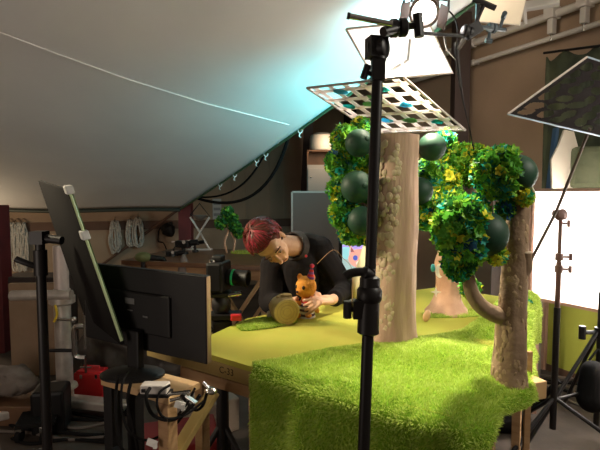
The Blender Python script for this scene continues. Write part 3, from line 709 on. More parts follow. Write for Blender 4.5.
MB().ball(hc+hl*.064+V((0, 0, -.008)), .0065).build('nose', mat('dark_nose', (.08, .02, .02), .4), pt, True)
st = mat('outfit_white', (.70, .66, .66), .7); st2 = mat('outfit_dark', (.10, .05, .10), .7)
m = MB(); q = hc+V((0, .015, -.155))
for k in range(7):
    r0 = .047-.0025*k; r1 = .047-.0025*(k+1); m.lathe(q+V((0, 0, .012*k)), [(r0, 0), (r0+.001, .006), (r1, .012)], 20, mi=k % 2)
m.build('striped_outfit', [st, st2], pt, True)
q = hc+V((0.005, .012, -.075)); MB().lathe(q, [(.030, -.01), (.036, 0), (.030, .01)], 18).build('scarf', red, pt, True)
hb = hc+V((.022, -.005, .043)); ht = V((.12, -.02, 1)).normalized(); M = basis(ht, (1, 0, 0)); pur = mat('purple_felt', (.22, .08, .30), .7)
m = MB()
for k in range(5): m.lathe(hb+ht*(.0115*k), [(.021-.0032*k, 0), (.021-.0032*(k+1), .0115)], 16, M, mi=k % 2)
m.build('party_hat', [pur, red], pt, True); MB().ball(hb+ht*.063, .011).build('pompom', mat('magenta_pompom', (.65, .03, .08), .7), pt, True)
# small items near the person's right, far side of set
for k, (px, py, w_, h_, c_, lab) in enumerate(((349, 297, .05, .02, (.55, .04, .03), 'small red block on the far side of the set by the screen'), (357, 300, .05, .018, (.03, .38, .36), 'small teal block beside the red one on the far side of the set'), (352, 301, .08, .008, (.8, .78, .72), 'white card lying under the small coloured blocks'), (361, 291, .035, .05, (.78, .70, .62), 'cream cup just left of the black stand, far side of the set'))):
    c = G(px, py+3, ZT); z0_ = ZT+.001+(.0085 if k in (0, 1) else 0); o = MB().box((c.x, c.y+.06, z0_+h_/2), (w_, .045 if k != 2 else .13, h_), R(10)).build(('toy_block', 'toy_block', 'paper_card', 'paper_cup')[k], mat('smallc%d' % k, c_, .6), bevel=.003); tag(o, lab, ('block', 'block', 'card', 'cup')[k])
# cream sculpted sack right of the screen
c = G(369, 312, ZT); t = thing('cream_sack', 'smooth cream bulging sculpted form half hidden behind the black stand', 'sculpture', c)
m = MB(); zt_ = P(0, 240, 2.5).z; H = zt_-ZT
m.lathe((c.x, c.y+.09, ZT), [(.065, .001), (.075, .03), (.082, H*.3), (.078, H*.45), (.055, H*.62), (.034, H*.8), (.018, H*.95), (.004, H)], 24, wob=.02); m.build('form', mat('cream_clay', (.86, .78, .52), .5, 0, (.80, .70, .42), 5), t, True)
# far monitor (with picture)
t = thing('display_monitor', 'black flat screen showing a pink kitten-like puppet, behind the set', 'monitor', (.32, 3.2, 0))
D = 3.25; a = P(339, 239, D); b_ = P(384, 279, D); cx = (a.x+b_.x)/2; cz = (a.z+b_.z)/2; yw = a.y
MB().box((cx, yw+.02, cz), (b_.x-a.x, .04, a.z-b_.z)).build('housing', black, t, bevel=.006)
def emi(name, c, s=1.0): return mat(name, c, .4, emit=s)
sw, sh = (b_.x-a.x)-.045, (a.z-b_.z)-.045
scr = MB().box((cx, yw-.003, cz), (sw, .006, sh)).build('screen', emi('screen_back', (.30, .42, .42), .9), t)
def flat(outl, dx, dz, dy, m, nm): return prism(MB(), outl, (cx+dx, yw-.007-dy, cz+dz), basis((0, -1, 0), (1, 0, 0)), .0015).build(nm, m, scr)
circ = lambda rx, rz, n=20: [(rx*math.cos(2*math.pi*k/n), rz*math.sin(2*math.pi*k/n)) for k in range(n)]
pk = emi('screen_pink', (.62, .30, .24), .9)
flat([(-sw*.5, 0), (sw*.5, 0), (sw*.5, sh*.17), (-sw*.5, sh*.17)], 0, sh*.30, 0, emi('screen_violet', (.38, .28, .75), .9), 'picture_area')
flat([(-sw*.12, -sh*.2), (sw*.1, -sh*.2), (sw*.1, sh*.16), (-sw*.12, sh*.16)], -sw*.37, sh*.2, .002, emi('screen_teal', (.25, .55, .60), .9), 'picture_area')
ex = -sw*.02
for s in (-1, 1): flat([(-.026, -.02), (.026, -.02), (s*.018, .045)], ex+s*.055, .055, .002, pk, 'picture_area'); flat([(-.014, -.01), (.014, -.01), (s*.010, .025)], ex+s*.055, .056, .004, emi('screen_maroon', (.28, .08, .09), .8), 'picture_area')
flat(circ(.085, .066), ex, .005, .004, pk, 'picture_area')
for s in (-1, 1): flat(circ(.016, .018), ex+s*.032-.005, .008, .006, emi('screen_blue', (.06, .10, .45), .8), 'picture_area')
flat(circ(.030, .020), ex-.003, -.028, .006, emi('screen_pale', (.75, .55, .50), .9), 'picture_area'); flat(circ(.008, .006), ex-.003, -.018, .008, emi('screen_maroon', (.28, .08, .09), .8), 'picture_area')
flat(circ(.05, .03), ex+.02, -.075, .006, emi('screen_mauve', (.50, .22, .45), .8), 'picture_area')
MB().bar((cx, yw+.06, .0), (cx, yw+.06, cz), .05).build('stand', black, t); MB().lathe((cx, yw+.06, 0), [(.18, 0), (.18, .02)], 20).build('base', black, t)
# thin flexible stick near person's arm
m = MB(); m.tube(spline([P(352, 302, 2.5), P(352, 270, 2.5), P(343, 258, 2.45), P(333, 250, 2.42), P(317, 264, 2.40)]), .0014, 6); tag(m.build('bent_wire', wood, None, True), 'thin bent wooden stick rising beside the person and the screen', 'stick')

# ------------------------------------------------------------------ person
pr = thing('person', 'person with short reddish hair in a black jacket bending over the set, holding the puppet', 'person', (.05, 3.0, 0))
m = MB()
H0 = P(270, 244, 2.38)                       # head centre
up_ = V((-.52, -.62, .42)).normalized()      # crown direction
fwd_ = V((.60, -.34, -.78)); fwd_ = (fwd_-up_*fwd_.dot(up_)).normalized()
HM = basis(up_, fwd_)                        # local x = face, y = side, z = crown
def hp_(x, y, z): return H0+HM@V((x, y, z))
neckb = V((.01, 2.64, 1.245))
pel = V((.06, 3.02, .93)); chest = V((.03, 2.78, 1.12))
shL = P(320, 249, 2.66); shR = P(273, 266, 2.70)
elL = P(346, 290, 2.66); elR = P(270, 303, 2.62)
wrL = P(332, 300, 2.42); wrR = P(283, 303, 2.44)
def head(m):
    m.ball(hp_(-.012, 0, .03), (.093, .074, .085), HM, 20)         # cranium
    m.ball(hp_(.030, 0, -.03), (.058, .060, .075), HM, 18)         # face
    m.cap(hp_(.045, 0, -.085), .028, hp_(.012, 0, -.07), .045)     # chin, jaw
    m.cap(hp_(.092, 0, .005), .009, hp_(.108, 0, -.030), .013)      # nose
    m.cap(hp_(.078, -.032, .018), .010, hp_(.078, .032, .018), .010)  # brow
    m.cap(hp_(.083, -.016, -.062), .007, hp_(.083, .016, -.062), .007)  # lips
    for s in (-1, 1):
        m.ball(hp_(.058, s*.034, -.028), (.022, .020, .018), HM); m.ball(hp_(-.008, s*.076, -.015), (.018, .009, .030), HM)
    m.cap(hp_(-.025, 0, -.05), .052, neckb, .060)
head(m)
m.cap(neckb, .06, chest, .10); m.cap(chest+V((-.07, 0, 0)), .11, pel+V((-.04, 0, 0)), .115); m.cap(chest+V((.07, 0, 0)), .11, pel+V((.04, 0, 0)), .115)
m.cap(neckb+V((0, .04, -.02)), .07, shL, .052); m.cap(neckb+V((0, .04, -.02)), .07, shR, .052)
for sh, el, wr in ((shL, elL, wrL), (shR, elR, wrR)): m.cap(sh, .050, el, .040); m.cap(el, .040, wr, .025)
for s in (-1, 1):
    h_ = pel+V((s*.09, 0, -.03)); k_ = V((h_.x+s*.01, 2.98, .50)); a_ = V((h_.x+s*.02, 3.05, .09)); m.cap(h_, .085, k_, .058); m.cap(k_, .056, a_, .038); m.cap(a_+V((0, .02, -.04)), .036, a_+V((s*.02, -.15, -.055)), .03)
def hand(m, wr, palm_c, palm_n, fingers, r=.0085):
    d = (palm_c-wr).normalized(); sd = d.cross(palm_n).normalized(); kn = palm_c+d*.040
    m.cap(wr, .026, palm_c-d*.02, .026)
    for s in (-.027, -.009, .009, .027): m.cap(wr.lerp(palm_c, .45)+sd*s*.7, .016, kn+sd*s, .0125)
    for i, (s, tip, mid) in enumerate(fingers['f']):
        a = kn+sd*s; m.cap(a, r*1.1, mid, r); m.cap(mid, r, tip, r*.85)
    a, b, c = fingers['t']; m.cap(a, .013, b, .0105); m.cap(b, .0105, c, .0085)
# left hand (image right): closes on the puppet body from the right
hbdy = hc+V((0, .015, -.095))
pcL = P(322, 300, 2.37); dL = (pcL-wrL).normalized(); nL = V((-.5, -.2, -.7)).normalized(); sdL = dL.cross(nL).normalized(); knL = pcL+dL*.040
fl_ = []
for i, s in enumerate((-.033, -.011, .011, .033)):
    base = knL+sdL*s*.8; tgt = hbdy+V((-.012+.004*i, -.050, .036-.024*i)); mid = base.lerp(tgt, .5)+V((.010, -.024, .006)); fl_.append((s, tgt, mid))
hand(m, wrL, pcL, nL, {'f': fl_, 't': (pcL+V((-.015, .02, .022)), P(312, 292, 2.40), hbdy+V((.036, .01, .030)))})
pcR = P(291, 303, 2.42); dR_ = (pcR-wrR).normalized(); nR_ = V((.3, -.5, -.7)).normalized(); sdR = dR_.cross(nR_).normalized(); knR = pcR+dR_*.030
fl_ = []
for i, s in enumerate((-.024, -.008, .008, .024)):
    base = knR+sdR*s; tgt = hbdy+V((-.052, -.02, -.025+.02*i)); mid = base.lerp(tgt, .5)+V((-.004, -.02, .008)); fl_.append((s, tgt, mid))
hand(m, wrR, pcR, nR_, {'f': fl_, 't': (pcR+V((0, -.015, .02)), pcR+V((.03, -.03, .03)), hbdy+V((-.046, -.03, .045)))})
bake(m, 'body', skin_m, pr, .0034, 4)
# face features
for s in (-1, 1):
    MB().ball(hp_(.0765, s*.031, -.002), (.009, .012, .006), HM).build('eye', mat('eye_white', (.42, .32, .27), .5), pr, True)
    MB().ball(hp_(.083, s*.031, -.004), (.0035, .005, .004), HM).build('iris', black, pr, True)
    MB().tube([hp_(.088, s*.016, .021), hp_(.089, s*.034, .026), hp_(.076, s*.052, .020)], .0035, 6).build('eyebrow', hair_m3, pr, True)
MB().tube([hp_(.090, -.022, -.062), hp_(.0925, 0, -.060), hp_(.090, .022, -.062)], .0032, 6).build('mouth', mat('lip', (.42, .14, .11), .5), pr, True)
# jacket
m = MB()
m.cap(neckb+V((0, .03, -.03)), .085, chest, .14); m.cap(chest+V((-.075, 0, 0)), .135, pel+V((-.05, 0, .0)), .14); m.cap(chest+V((.075, 0, 0)), .135, pel+V((.05, 0, .0)), .14)
m.cap(neckb+V((.03, .04, -.02)), .095, shL, .075); m.cap(neckb+V((-.03, .04, -.02)), .09, shR, .075)
m.cap(shR+V((0, 0, -.03)), .07, P(272, 300, 2.72), .08); m.cap(P(300, 262, 2.66), .10, P(300, 300, 2.74), .11)
for sh, el, wr, e in ((shL, elL, wrL, .88), (shR, elR, wrR, .8)):
    m.cap(sh, .073, el, .058); m.tube([el, el.lerp(wr, e)], [.058, .043], 16); m.ball(el, .058)
    for k in range(4):   # creases of the sleeve
        q = el.lerp(wr, .2+.2*k); m.ball(q+V((0, 0, .006*(-1)**k)), .052-.004*k)
bake(m, 'jacket', jacket_m, pr, .006, 4)
m = MB(); fwdn = (neckb-pel).normalized()
ringc = neckb.lerp(hp_(-.025, 0, -.05), .30); Mn = basis((H0-neckb).normalized(), (0, -1, 0))
m.lathe(ringc, [(.085, -.02), (.080, .0), (.074, .022), (.068, .020), (.072, -.01)], 22, Mn); m.build('collar', mat('collar_cloth', (.03, .022, .022), .8), pr, True)
m = MB()
for s in (-1, 1):
    h_ = pel+V((s*.09, 0, -.03)); k_ = V((h_.x+s*.01, 2.98, .50)); a_ = V((h_.x+s*.02, 3.05, .09)); m.cap(h_, .105, k_, .078); m.tube([k_, a_], [.078, .062], 16)
m.ball(pel+V((0, 0, -.02)), (.17, .12, .11)); bake(m, 'trousers', trous_m, pr, .008, 3)
for s in (-1, 1):
    a_ = V((pel.x+s*.11, 3.05, .05)); MB().ball(a_+V((s*.01, -.05, .0)), (.048, .13, .05)).build('shoe', black, pr, True)
o = MB().lathe(P(306, 256, 2.50), [(.007, -.002), (.006, .003)], 10, basis(view(P(306, 256, 2.5)), (1, 0, 0))).build('badge', red, pr); 
bd_ = P(306, 256, 2.5)
# hair
m = MB(); m.ball(hp_(-.028, 0, .040), (.098, .085, .088), HM, 22); m.ball(hp_(-.050, 0, -.01), (.066, .080, .075), HM, 18)
m.ball(hp_(.040, -.010, .080), (.038, .058, .024), HM, 14)
bake(m, 'hair', hair_m, pr, .005, 4)
hr = MB(); rn = random.Random(11)
for i in range(1500):
    th = rn.uniform(0, 2*math.pi); ph = math.acos(rn.uniform(-.15, 1)); 
    pts = []; L = rn.uniform(.5, .95); sidev = rn.uniform(-.25, .25); th2 = th; r0 = rn.uniform(1.0, 1.06)
    for k in range(5):
        q = ph+L*k/4; th2 = th+sidev*k/4
        front_ = math.cos(th2); lim = 1.12 if front_ > .5 else (1.5 if front_ > .05 else 2.15)
        q = min(q, lim)
        d = V((.106*math.sin(q)*math.cos(th2), .092*math.sin(q)*math.sin(th2), .094*math.cos(q)))*(r0+.02*math.sin(k*1.3)+(.05 if k == 4 and q < lim else 0))
        pts.append(hp_(-.022, 0, .040)+HM@d)
    pts = [p for j, p in enumerate(pts) if j == 0 or (p-pts[j-1]).length > .002]
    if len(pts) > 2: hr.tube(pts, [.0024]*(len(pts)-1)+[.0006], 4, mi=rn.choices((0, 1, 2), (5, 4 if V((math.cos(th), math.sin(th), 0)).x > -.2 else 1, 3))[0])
hr.build('hair_strands', [hair_m, hair_m2, hair_m3], pr, True, kind='stuff', cut=80)

# ------------------------------------------------------------------ near monitor and shelf
t = thing('wooden_shelf', 'small pine side shelf carrying the monitor at the left of the set', 'shelf', (-.56, 1.72, 0))
ca, cb, cc_ = G(98, 380, .885), G(166, 400, .885), G(190, 388, .885)
dv = (cb-ca).normalized(); dn = V((-dv.y, dv.x, 0)); sa = math.atan2(dv.y, dv.x)
ctr = (ca+cb)/2+dn*.085; L_ = (cb-ca).length
MB().box((ctr.x, ctr.y, .875), (L_, .15, .025), sa).build('shelf_top', ply, t, bevel=.003)
for sx in (-1, 1):
    for sy in (-1, 1):
        q = ctr+dv*sx*(L_/2-.03)+dn*sy*.05
        if sx > 0 and sy > 0: continue
        MB().box((q.x, q.y, .43), (.045, .045, .862), sa).build('leg', wood if sx > 0 else black, t, bevel=.003)
MB().bar(ctr+V((0, 0, -.885+.62))-dn*.07-dv*(L_/2-.05), ctr+V((0, 0, -.885+.62))-dn*.07+dv*(L_/2-.05), .03, .05).build('rail', black, t)
# monitor
ML = P(86, 262, 1.93); MR = P(208, 275.5, 1.62); BR = P(208, 366, 1.62)
mc = (ML+MR)/2; hgt_ = MR.z-BR.z; md = (MR-ML); md.z = 0; wM = md.length; ma = math.atan2(md.y, md.x)
mzc = MR.z-hgt_/2; mn = V((md.y, -md.x, 0)).normalized()   # toward camera: rear side
t = thing('computer_monitor', 'large black monitor seen from behind on the pine shelf', 'monitor', (mc.x, mc.y, .89))
mc = V((mc.x, mc.y, mzc))
MB().box(mc, (wM, .025, hgt_), ma).build('panel', black, t, bevel=.004)
MB().box(mc-mn*(.0145), (wM-.03, .004, hgt_-.03), ma).build('screen', mat('dark_screen', (.02, .02, .025), .15), t)
MB().box(mc+mn*.0165+V((0, 0, -.01)), (wM*.5, .014, hgt_*.5), ma).build('rear_housing', black, t, bevel=.01)
MB().box(mc+mn*.0+md.normalized()*(wM/2+.0015), (.003, .018, hgt_*.98), ma).build('side_trim', mat('bronze_trim', (.35, .24, .15), .35, .8), t)
q = mc+mn*.038+V((0, 0, -.07)); MB().bar(q+V((0, 0, .0)), V((q.x, q.y, .90)), .06, .03, up=mn).build('neck', black, t, bevel=.006)
MB().lathe((q.x, q.y-.035, .888), [(.105, 0), (.105, .008), (.095, .014), (.03, .02)], 36, Matrix.Diagonal((1.1, .75, 1))).build('base', black, t, True)
lb = mc+mn*.0245+V((0, 0, .0))-md.normalized()*.02
def lab(dx, dz, w_, h_): MB().box(lb+md.normalized()*dx+V((0, 0, dz)), (w_, .002, h_), ma).build('rating_label', mat('label_grey', (.10, .10, .10), .6), t)
lab(-.02, .03, .05, .022); lab(.06, -.02, .025, .006); lab(-.02, -.005, .03, .004)
# gadgets on the shelf: hub, clamp, cables
c = G(155, 376, .90); c.y -= .02; c = P(155, 373, 1.53)
t = thing('usb_hub', 'small grey-white box with cables lying on the monitor base', 'device', c)
MB().box((c.x, c.y, .925), (.085, .045, .028), sa+.5).build('case', mat('hub_grey', (.55, .50, .46), .5), t, bevel=.004)
for k in range(3): MB().box((c.x-.03+.025*k, c.y-.025+.012*k, .925), (.012, .006, .010), sa+.5).build('port', black, t)
MB().box((c.x, c.y, .9065), (.10, .055, .008), sa+.5).build('foot', black, t)
t = thing('spring_clamp', 'silver spring clamp resting at the shelf corner below the beam', 'clamp', G(184, 384, .9))
c = P(184, 382, 1.50); c.z = .905
m = MB(); m.bar(c+V((-.05, .0, .012)), c+V((.02, .0, .02)), .018, .007); m.bar(c+V((.0, -.01, .016)), c+V((.045, -.03, -.004)), .016, .007); m.build('jaw', chrome, t, bevel=.002)
m = MB(); m.bar(c+V((-.04, -.02, .0)), c+V((.01, -.012, .012)), .016, .007); m.build('handle', chrome, t, bevel=.002)
MB().tube([c+V((.0, -.022, .012)), c+V((.0, .01, .012))], .009).build('spring', blackm, t, True)
m = MB(); c2 = P(211, 391, 1.60)
tag(m.ball(c2, (.022, .016, .012)).tube([c2, c2+V((-.03, .02, .02))], .006).build('metal_hook', chrome, None, True), 'small silver hook at the right end of the clamp, under the beam', 'hook')
tag(MB().lathe(G(205, 447, .60), [(.028, 0), (.030, .05), (.022, .06)], 18).build('grey_cap', mat('bluegrey', (.25, .29, .33), .5), None, True), 'x', 'cap')
bpy.data.objects.remove(bpy.data.objects['grey_cap'])
CN = ['thickest looping', 'second looping', 'short curled', 'long drooping', 'inner hanging', 'outer hanging', 'low slung']
cabs = [[(128, 372, 1.55), (122, 385, 1.5), (122, 410, 1.5), (130, 432, 1.52), (150, 440, 1.6), (175, 425, 1.65), (190, 405, 1.6)],
        [(118, 376, 1.55), (116, 395, 1.5), (117, 425, 1.5), (124, 452, 1.55), (150, 470, 1.7)],
        [(150, 388, 1.5), (146, 398, 1.48), (153, 415, 1.55), (172, 420, 1.56), (190, 408, 1.55), (200, 395, 1.55)],
        [(195, 388, 1.56), (188, 402, 1.56), (178, 415, 1.6), (165, 432, 1.7), (160, 470, 1.9)],
        [(207, 392, 1.6), (203, 405, 1.6), (195, 410, 1.62), (185, 400, 1.62), (180, 392, 1.6)],
        [(132, 378, 1.6), (128, 400, 1.58), (134, 430, 1.6), (142, 470, 1.7)],
        [(170, 385, 1.52), (160, 392, 1.50), (157, 405, 1.50), (165, 418, 1.52), (185, 415, 1.56), (205, 400, 1.6)]]
for k, cb_ in enumerate(cabs):
    tag(MB().tube(spline([P(*q) for q in cb_], 6), .0042+.0008*(k % 3), 8).build('cable', dark, None, True), '%s black cable at the pine shelf under the monitor' % CN[k], 'cable', 'cables around the pine shelf')
for k, (px, py, lb_) in enumerate(((180, 405, 'white plug tag dangling in the cables left of the yellow brace'), (152, 443, 'white plug tag lowest in the cables under the shelf'))):
    c = P(px, py, 1.56); t = thing('cable_tag', lb_, 'tag', c); MB().box(c, (.035, .004, .022), basis((.3, .2, 1), (1, 0, .6 if k else -.5))).build('label_flag', white, t); MB().box(c+V((.01, 0, -.008)), (.012, .010, .02)).build('plug', white, t)

# camera on rig
cc = P(221, 276, 2.25)
t = thing('dslr_camera', 'black camera with a green-ringed lens aimed at the puppet', 'camera', cc)
ld = V((.97, -.22, -.06)).normalized(); M = basis(ld, (0, 0, 1))
MB().box(cc+V((-.01, 0, 0)), (.135, .075, .105) if False else (.13, .08, .14), basis((0, 0, 1), ld)@Matrix.Rotation(R(90), 3, 'Z')).build('body', black, t, bevel=.012)
MB().box(cc+V((-.01, 0, .082)), (.055, .05, .035), math.atan2(ld.y, ld.x)).build('viewfinder', black, t, bevel=.01)
MB().lathe(cc+ld*.035, [(.036, 0), (.038, .01), (.038, .022)], 24, M).build('lens_mount', black, t, True)
MB().lathe(cc+ld*.057, [(.0375, 0), (.0385, .003), (.0385, .008), (.0375, .010)], 24, M).build('lens_ring', mat('green_ring', (.02, .55, .18), .4), t, True)
o = MB().lathe(cc+ld*.067, [(.036, 0), (.038, .01), (.038, .055), (.041, .06), (.041, .068), (.034, .068), (.031, .05)], 24, M).build('lens', black, t, True)
MB().lathe(cc+ld*.112, [(.031, 0), (.02, .005), (.004, .007)], 20, M).build('lens_glass', mat('glass_dark', (.01, .012, .02), .05), o, True)
MB().lathe(cc+V((-.035, -.03, .068)), [(.014, 0), (.013, .012)], 14).build('dial', chrome, t, True)
MB().box(cc+V((-.03, -.048, .02)), (.05, .006, .03), math.atan2(ld.y, ld.x)).build('rear_screen', mat('screen_grey', (.06, .08, .08), .2), t)
rb = V((cc.x, cc.y, 0))
t = thing('camera_rig', 'black geared camera support with red and yellow parts under the camera', 'camera support', rb)
MB().box(cc+V((0, 0, -.085)), (.10, .08, .02), .2).build('mounting_plate', blackm, t, bevel=.004)
MB().tube([cc+V((.02, -.02, -.09)), cc+V((.10, -.03, -.075))], .012).build('lever', chrome, t, True)
MB().lathe(cc+V((0, 0, -.17)), [(.035, 0), (.045, .02), (.045, .05), (.03, .075)], 18).build('pan_head', blackm, t, True)
MB().box(cc+V((.01, -.01, -.185)), (.17, .09, .025), .1).build('slider', black, t, bevel=.004)
MB().box(cc+V((.075, -.04, -.185)), (.05, .035, .03), .1).build('red_clamp', red, t, bevel=.005, label='red clamp')
MB().box(cc+V((-.07, -.06, -.17)), (.03, .02, .022), .1).build('yellow_tag', mat('yellow', (.7, .5, .03), .5), t, bevel=.003, label='yellow tag')
MB().box(cc+V((0, 0, -.24)), (.09, .08, .07), .3).build('gearbox', black, t, bevel=.008)
MB().lathe(cc+V((-.045, -.05, -.24)), [(.016, 0), (.016, .02)], 14, basis((-.3, -1, 0), (0, 0, 1))).build('crank_knob', chrome, t, True)
MB().lathe(cc+V((.045, -.05, -.25)), [(.014, 0), (.014, .02)], 14, basis((.3, -1, 0), (0, 0, 1))).build('crank_knob', chrome, t, True)
MB().tube([cc+V((0, 0, -.27)), V((cc.x, cc.y, .05))], .03, 14).build('column', blackm, t, True)
for k in range(3):
    a = R(90+120*k); MB().tube([V((cc.x, cc.y, .45)), V((cc.x+.32*math.cos(a), cc.y+.32*math.sin(a), .02))], .015, 10).build('leg', blackm, t, True)

# ------------------------------------------------------------------ stands
def tknob(m, p, d, r=.006, L=.045, w_=.05, ax=(0, 0, 1)):
    d = V(d).normalized(); m.tube([p, V(p)+d*L], r, 8); a = V(ax); a = (a-d*a.dot(d)).normalized(); q = V(p)+d*L; m.tube([q-a*w_/2, q+a*w_/2], r*1.5, 8)
def griphead(c, axis, m=None, r=.032):
    m = m or MB(); axis = V(axis).normalized(); M = basis(axis, (0, 0, 1)); m.lathe(V(c)-axis*.022, [(r*.8, 0), (r, .004), (r, .018), (r*.75, .020), (r*.75, .024), (r, .026), (r, .040), (r*.8, .044)], 18, M); return m
# middle stand
p0 = P(367, 470, 1.12); p1 = P(383, 40, 1.12); dz = (p1-p0).normalized()
foot = V((p0.x-(p0.z/dz.z)*dz.x, p0.y, 0)); 
t = thing('light_stand', 'tall black stand crossing the whole picture in front of the set', 'stand', foot)
def ps(z): return foot+dz*((z)/dz.z)
zb = P(0, 345, 1.12).z; zc = P(0, 300, 1.12).z
MB().tube([ps(.12), ps(zc-.04)], .0145, 18).build('lower_tube', blackm, t, True)
MB().tube([ps(zc-.06), ps(p1.z-.02)], .0135, 18).build('upper_tube', blackm, t, True)
m = MB(); m.tube([ps(zc-.10), ps(zc-.095), ps(zc+.04), ps(zc+.045)], [.018, .027, .025, .017], 18); m.tube([ps(zc-.02), ps(zc-.012), ps(zc+.01), ps(zc+.018)], [.026, .031, .031, .026], 18); m.box(ps(zc-.035)+V((-.025, -.005, 0)), (.03, .03, .045)); tknob(m, ps(zc-.035), (-1, -.2, 0), .007, .055, .042); m.build('collar', blackm, t, True)
m = MB(); q = ps(zc+.045); m.tube(spline([q, q+V((-.02, -.01, .012)), q+V((-.05, -.01, .008)), q+V((-.062, -.01, .0))]), [.016]*6+[.011]*13, 10); m.build('lever', blackm, t, True)
for k in range(3):
    a = R(150+120*k); MB().bar(ps(.30), foot+V((.42*math.cos(a), .42*math.sin(a)*.75, .015)), .028, .014).build('leg', blackm, t)
m = griphead(ps(p1.z), (.85, -.5, 0), r=.026); m.box(ps(p1.z)+V((-.005, 0, .0)), (.046, .04, .05), R(15)); m.tube([ps(p1.z-.03), ps(p1.z+.01)], .02, 14); m.box(ps(p1.z-.055), (.032, .032, .05)); tknob(m, ps(p1.z-.07), (-1, -.1, .35), .006, .032, .034); m.build('grip_head', blackm, t, True)
m = griphead(P(398, 28, 1.16), (1, .1, .1), r=.022); tknob(m, P(402, 27, 1.16), (1, 0, .1), .008, .04, .055); m.build('side_clamp', blackm, t, True)
MB().tube([P(383, 32, 1.13), P(402, 27, 1.16)], .012).build('clamp_pin', blackm, t, True)
# chrome rod through the grip head
t = thing('chrome_arm', 'short chrome rod sticking left from the stand head', 'rod', P(385, 24, 1.12))
MB().tube([P(349, 16, 1.10), P(392, 24, 1.12)], .0066, 14).build('rod', chrome, t, True)
MB().tube([P(347, 15.6, 1.10), P(350, 16.2, 1.10)], .0078, 14).build('end_cap', black, t, True)
# top lamp
t = thing('studio_lamp', 'glowing studio lamp with brown housing at the top of the photo', 'lamp', LAMP)
hm = mat('brown_housing', (.045, .022, .018), .6); ldv = (V((.3, 1.95, .9))-LAMP).normalized(); M = basis(ldv, (1, 0, 0))
lampM = basis(V((-.25, -.75, -.6)), (1, 0, 0))
MB().lathe(LAMP-lampM@V((0, 0, .17)), [(.04, 0), (.056, .02), (.060, .12), (.064, .17), (.052, .17), (.04, .12)], 22, lampM).build('housing', hm, t, True)
MB().lathe(LAMP-lampM@V((0, 0, .03)), [(.046, 0), (.040, .012), (.015, .020)], 20, lampM).build('bulb_lens', emi('hot_lamp', (1, .93, .86), 22), t, True)
for s in (-1, 1): MB().box(LAMP+lampM@V((s*.078, 0, .03)), (.05, .09, .005), lampM@Matrix.Rotation(-s*R(50), 3, 'Y')).build('barn_door', hm, t)
MB().tube([LAMP+lampM@V((-.095, 0, -.06)), LAMP+lampM@V((-.095, 0, -.20)), LAMP+lampM@V((.095, 0, -.20)), LAMP+lampM@V((.095, 0, -.06))], .008, 8).build('yoke', blackm, t, True)
MB().tube([LAMP+lampM@V((0, 0, -.20)), V((LAMP.x, LAMP.y+.12, 2.95)), V((LAMP.x+.9, LAMP.y+.12, 3.3))], .012, 8).build('hanger', blackm, t, True)
# diffusion frame
def frame_quad(name, A, B, C, D_, r, m, par): # A,B,C,D corners
    return MB().tube([A, B, C, D_, A], r, 8).build(name, m, par, True)
A = P(346, 29, 2.3); Dq = P(375, 80, 2.42); Cq = P(453, 73, 2.36); Bq = A+Cq-Dq
t = thing('overhead_scrim', 'glowing white diffusion panel in a pale frame beneath the lamp', 'scrim', (A+Cq)/2)
dm = mat('diffusion_cloth', (.95, .93, .92), .9, trans=.75)
nn = (Bq-A).cross(Dq-A).normalized(); nn = nn if nn.y > 0 else -nn
m = MB(); ins = .01
m.add([A-nn*.001, Bq-nn*.001, Cq-nn*.001, Dq-nn*.001, A+nn*.001, Bq+nn*.001, Cq+nn*.001, Dq+nn*.001], [(0, 3, 2, 1), (4, 5, 6, 7), (0, 1, 5, 4), (1, 2, 6, 5), (2, 3, 7, 6), (3, 0, 4, 7)])
m.build('diffusion_cloth', dm, t); frame_quad('frame', A, Bq, Cq, Dq, .006, mat('pale_metal', (.6, .52, .45), .4, .5), t)
MB().tube([(A+Bq+Cq+Dq)/4+nn*.5+V((0.0, 0, .3)), (Bq+Cq)/2], .007, 8).build('mount_rod', blackm, t, True)
DC = (A+Bq+Cq+Dq)/4
light('diffuser_backlight', 'SPOT', DC+nn*.42+V((0, 0, .08)), DC, 75, (1, .92, .86), .08, spot=75, blend=.6)
# clamp arm right of the lamp
t = thing('grip_arm', 'black grip arm with T-handle clamp right of the lamp', 'clamp arm', P(465, 38, 2.2))
MB().tube([P(418, 33, 2.1), P(466, 36, 2.2)], .008, 10).build('arm', blackm, t, True)
m = griphead(P(467, 32, 2.2), (-1, -.3, .2), r=.030); m.box(P(473, 30, 2.2), (.07, .04, .055), Matrix.Rotation(R(-30), 3, 'Y')); tknob(m, P(475, 25, 2.2), (.4, -.1, 1), .009, .10, .11, (1, 0, -.12)); m.build('grip_head', blackm, t, True)
m = griphead(P(492, 28, 2.25), (-1, -.25, .1), r=.022); m.tube([P(478, 27, 2.2), P(505, 30, 2.28)], .010); tknob(m, P(500, 28, 2.27), (.3, 0, 1), .008, .06, .05, (.3, 1, 0)); tknob(m, P(490, 30, 2.25), (-.1, 0, -1), .008, .05, .03); m.build('steel_clamp', mat('bluesteel', (.06, .075, .085), .5, .2), t, True)
m = MB(); m.tube([P(458, 50, 2.2), P(456, 60, 2.2), P(447, 50, 2.2), P(444, 36, 2.18)], .004, 6); m.tube([P(464, 40, 2.2), P(457, 50, 2.2)], .012, 8); m.build('hook', chrome, t, True)
MB().tube([P(456, 43, 2.2), P(458, 68, 2.2), P(463, 100, 2.21), P(470, 131, 2.22), P(474, 150, 2.25)], [.011, .010, .004, .003, .003], 8).build('drop_rod', blackm, t, True)
MB().tube([P(477, 24, 2.21), P(478, 8, 2.25), V((P(478, 8, 2.25).x, P(478, 8, 2.25).y+.3, 3.3))], .009, 8).build('hanger', blackm, t, True)
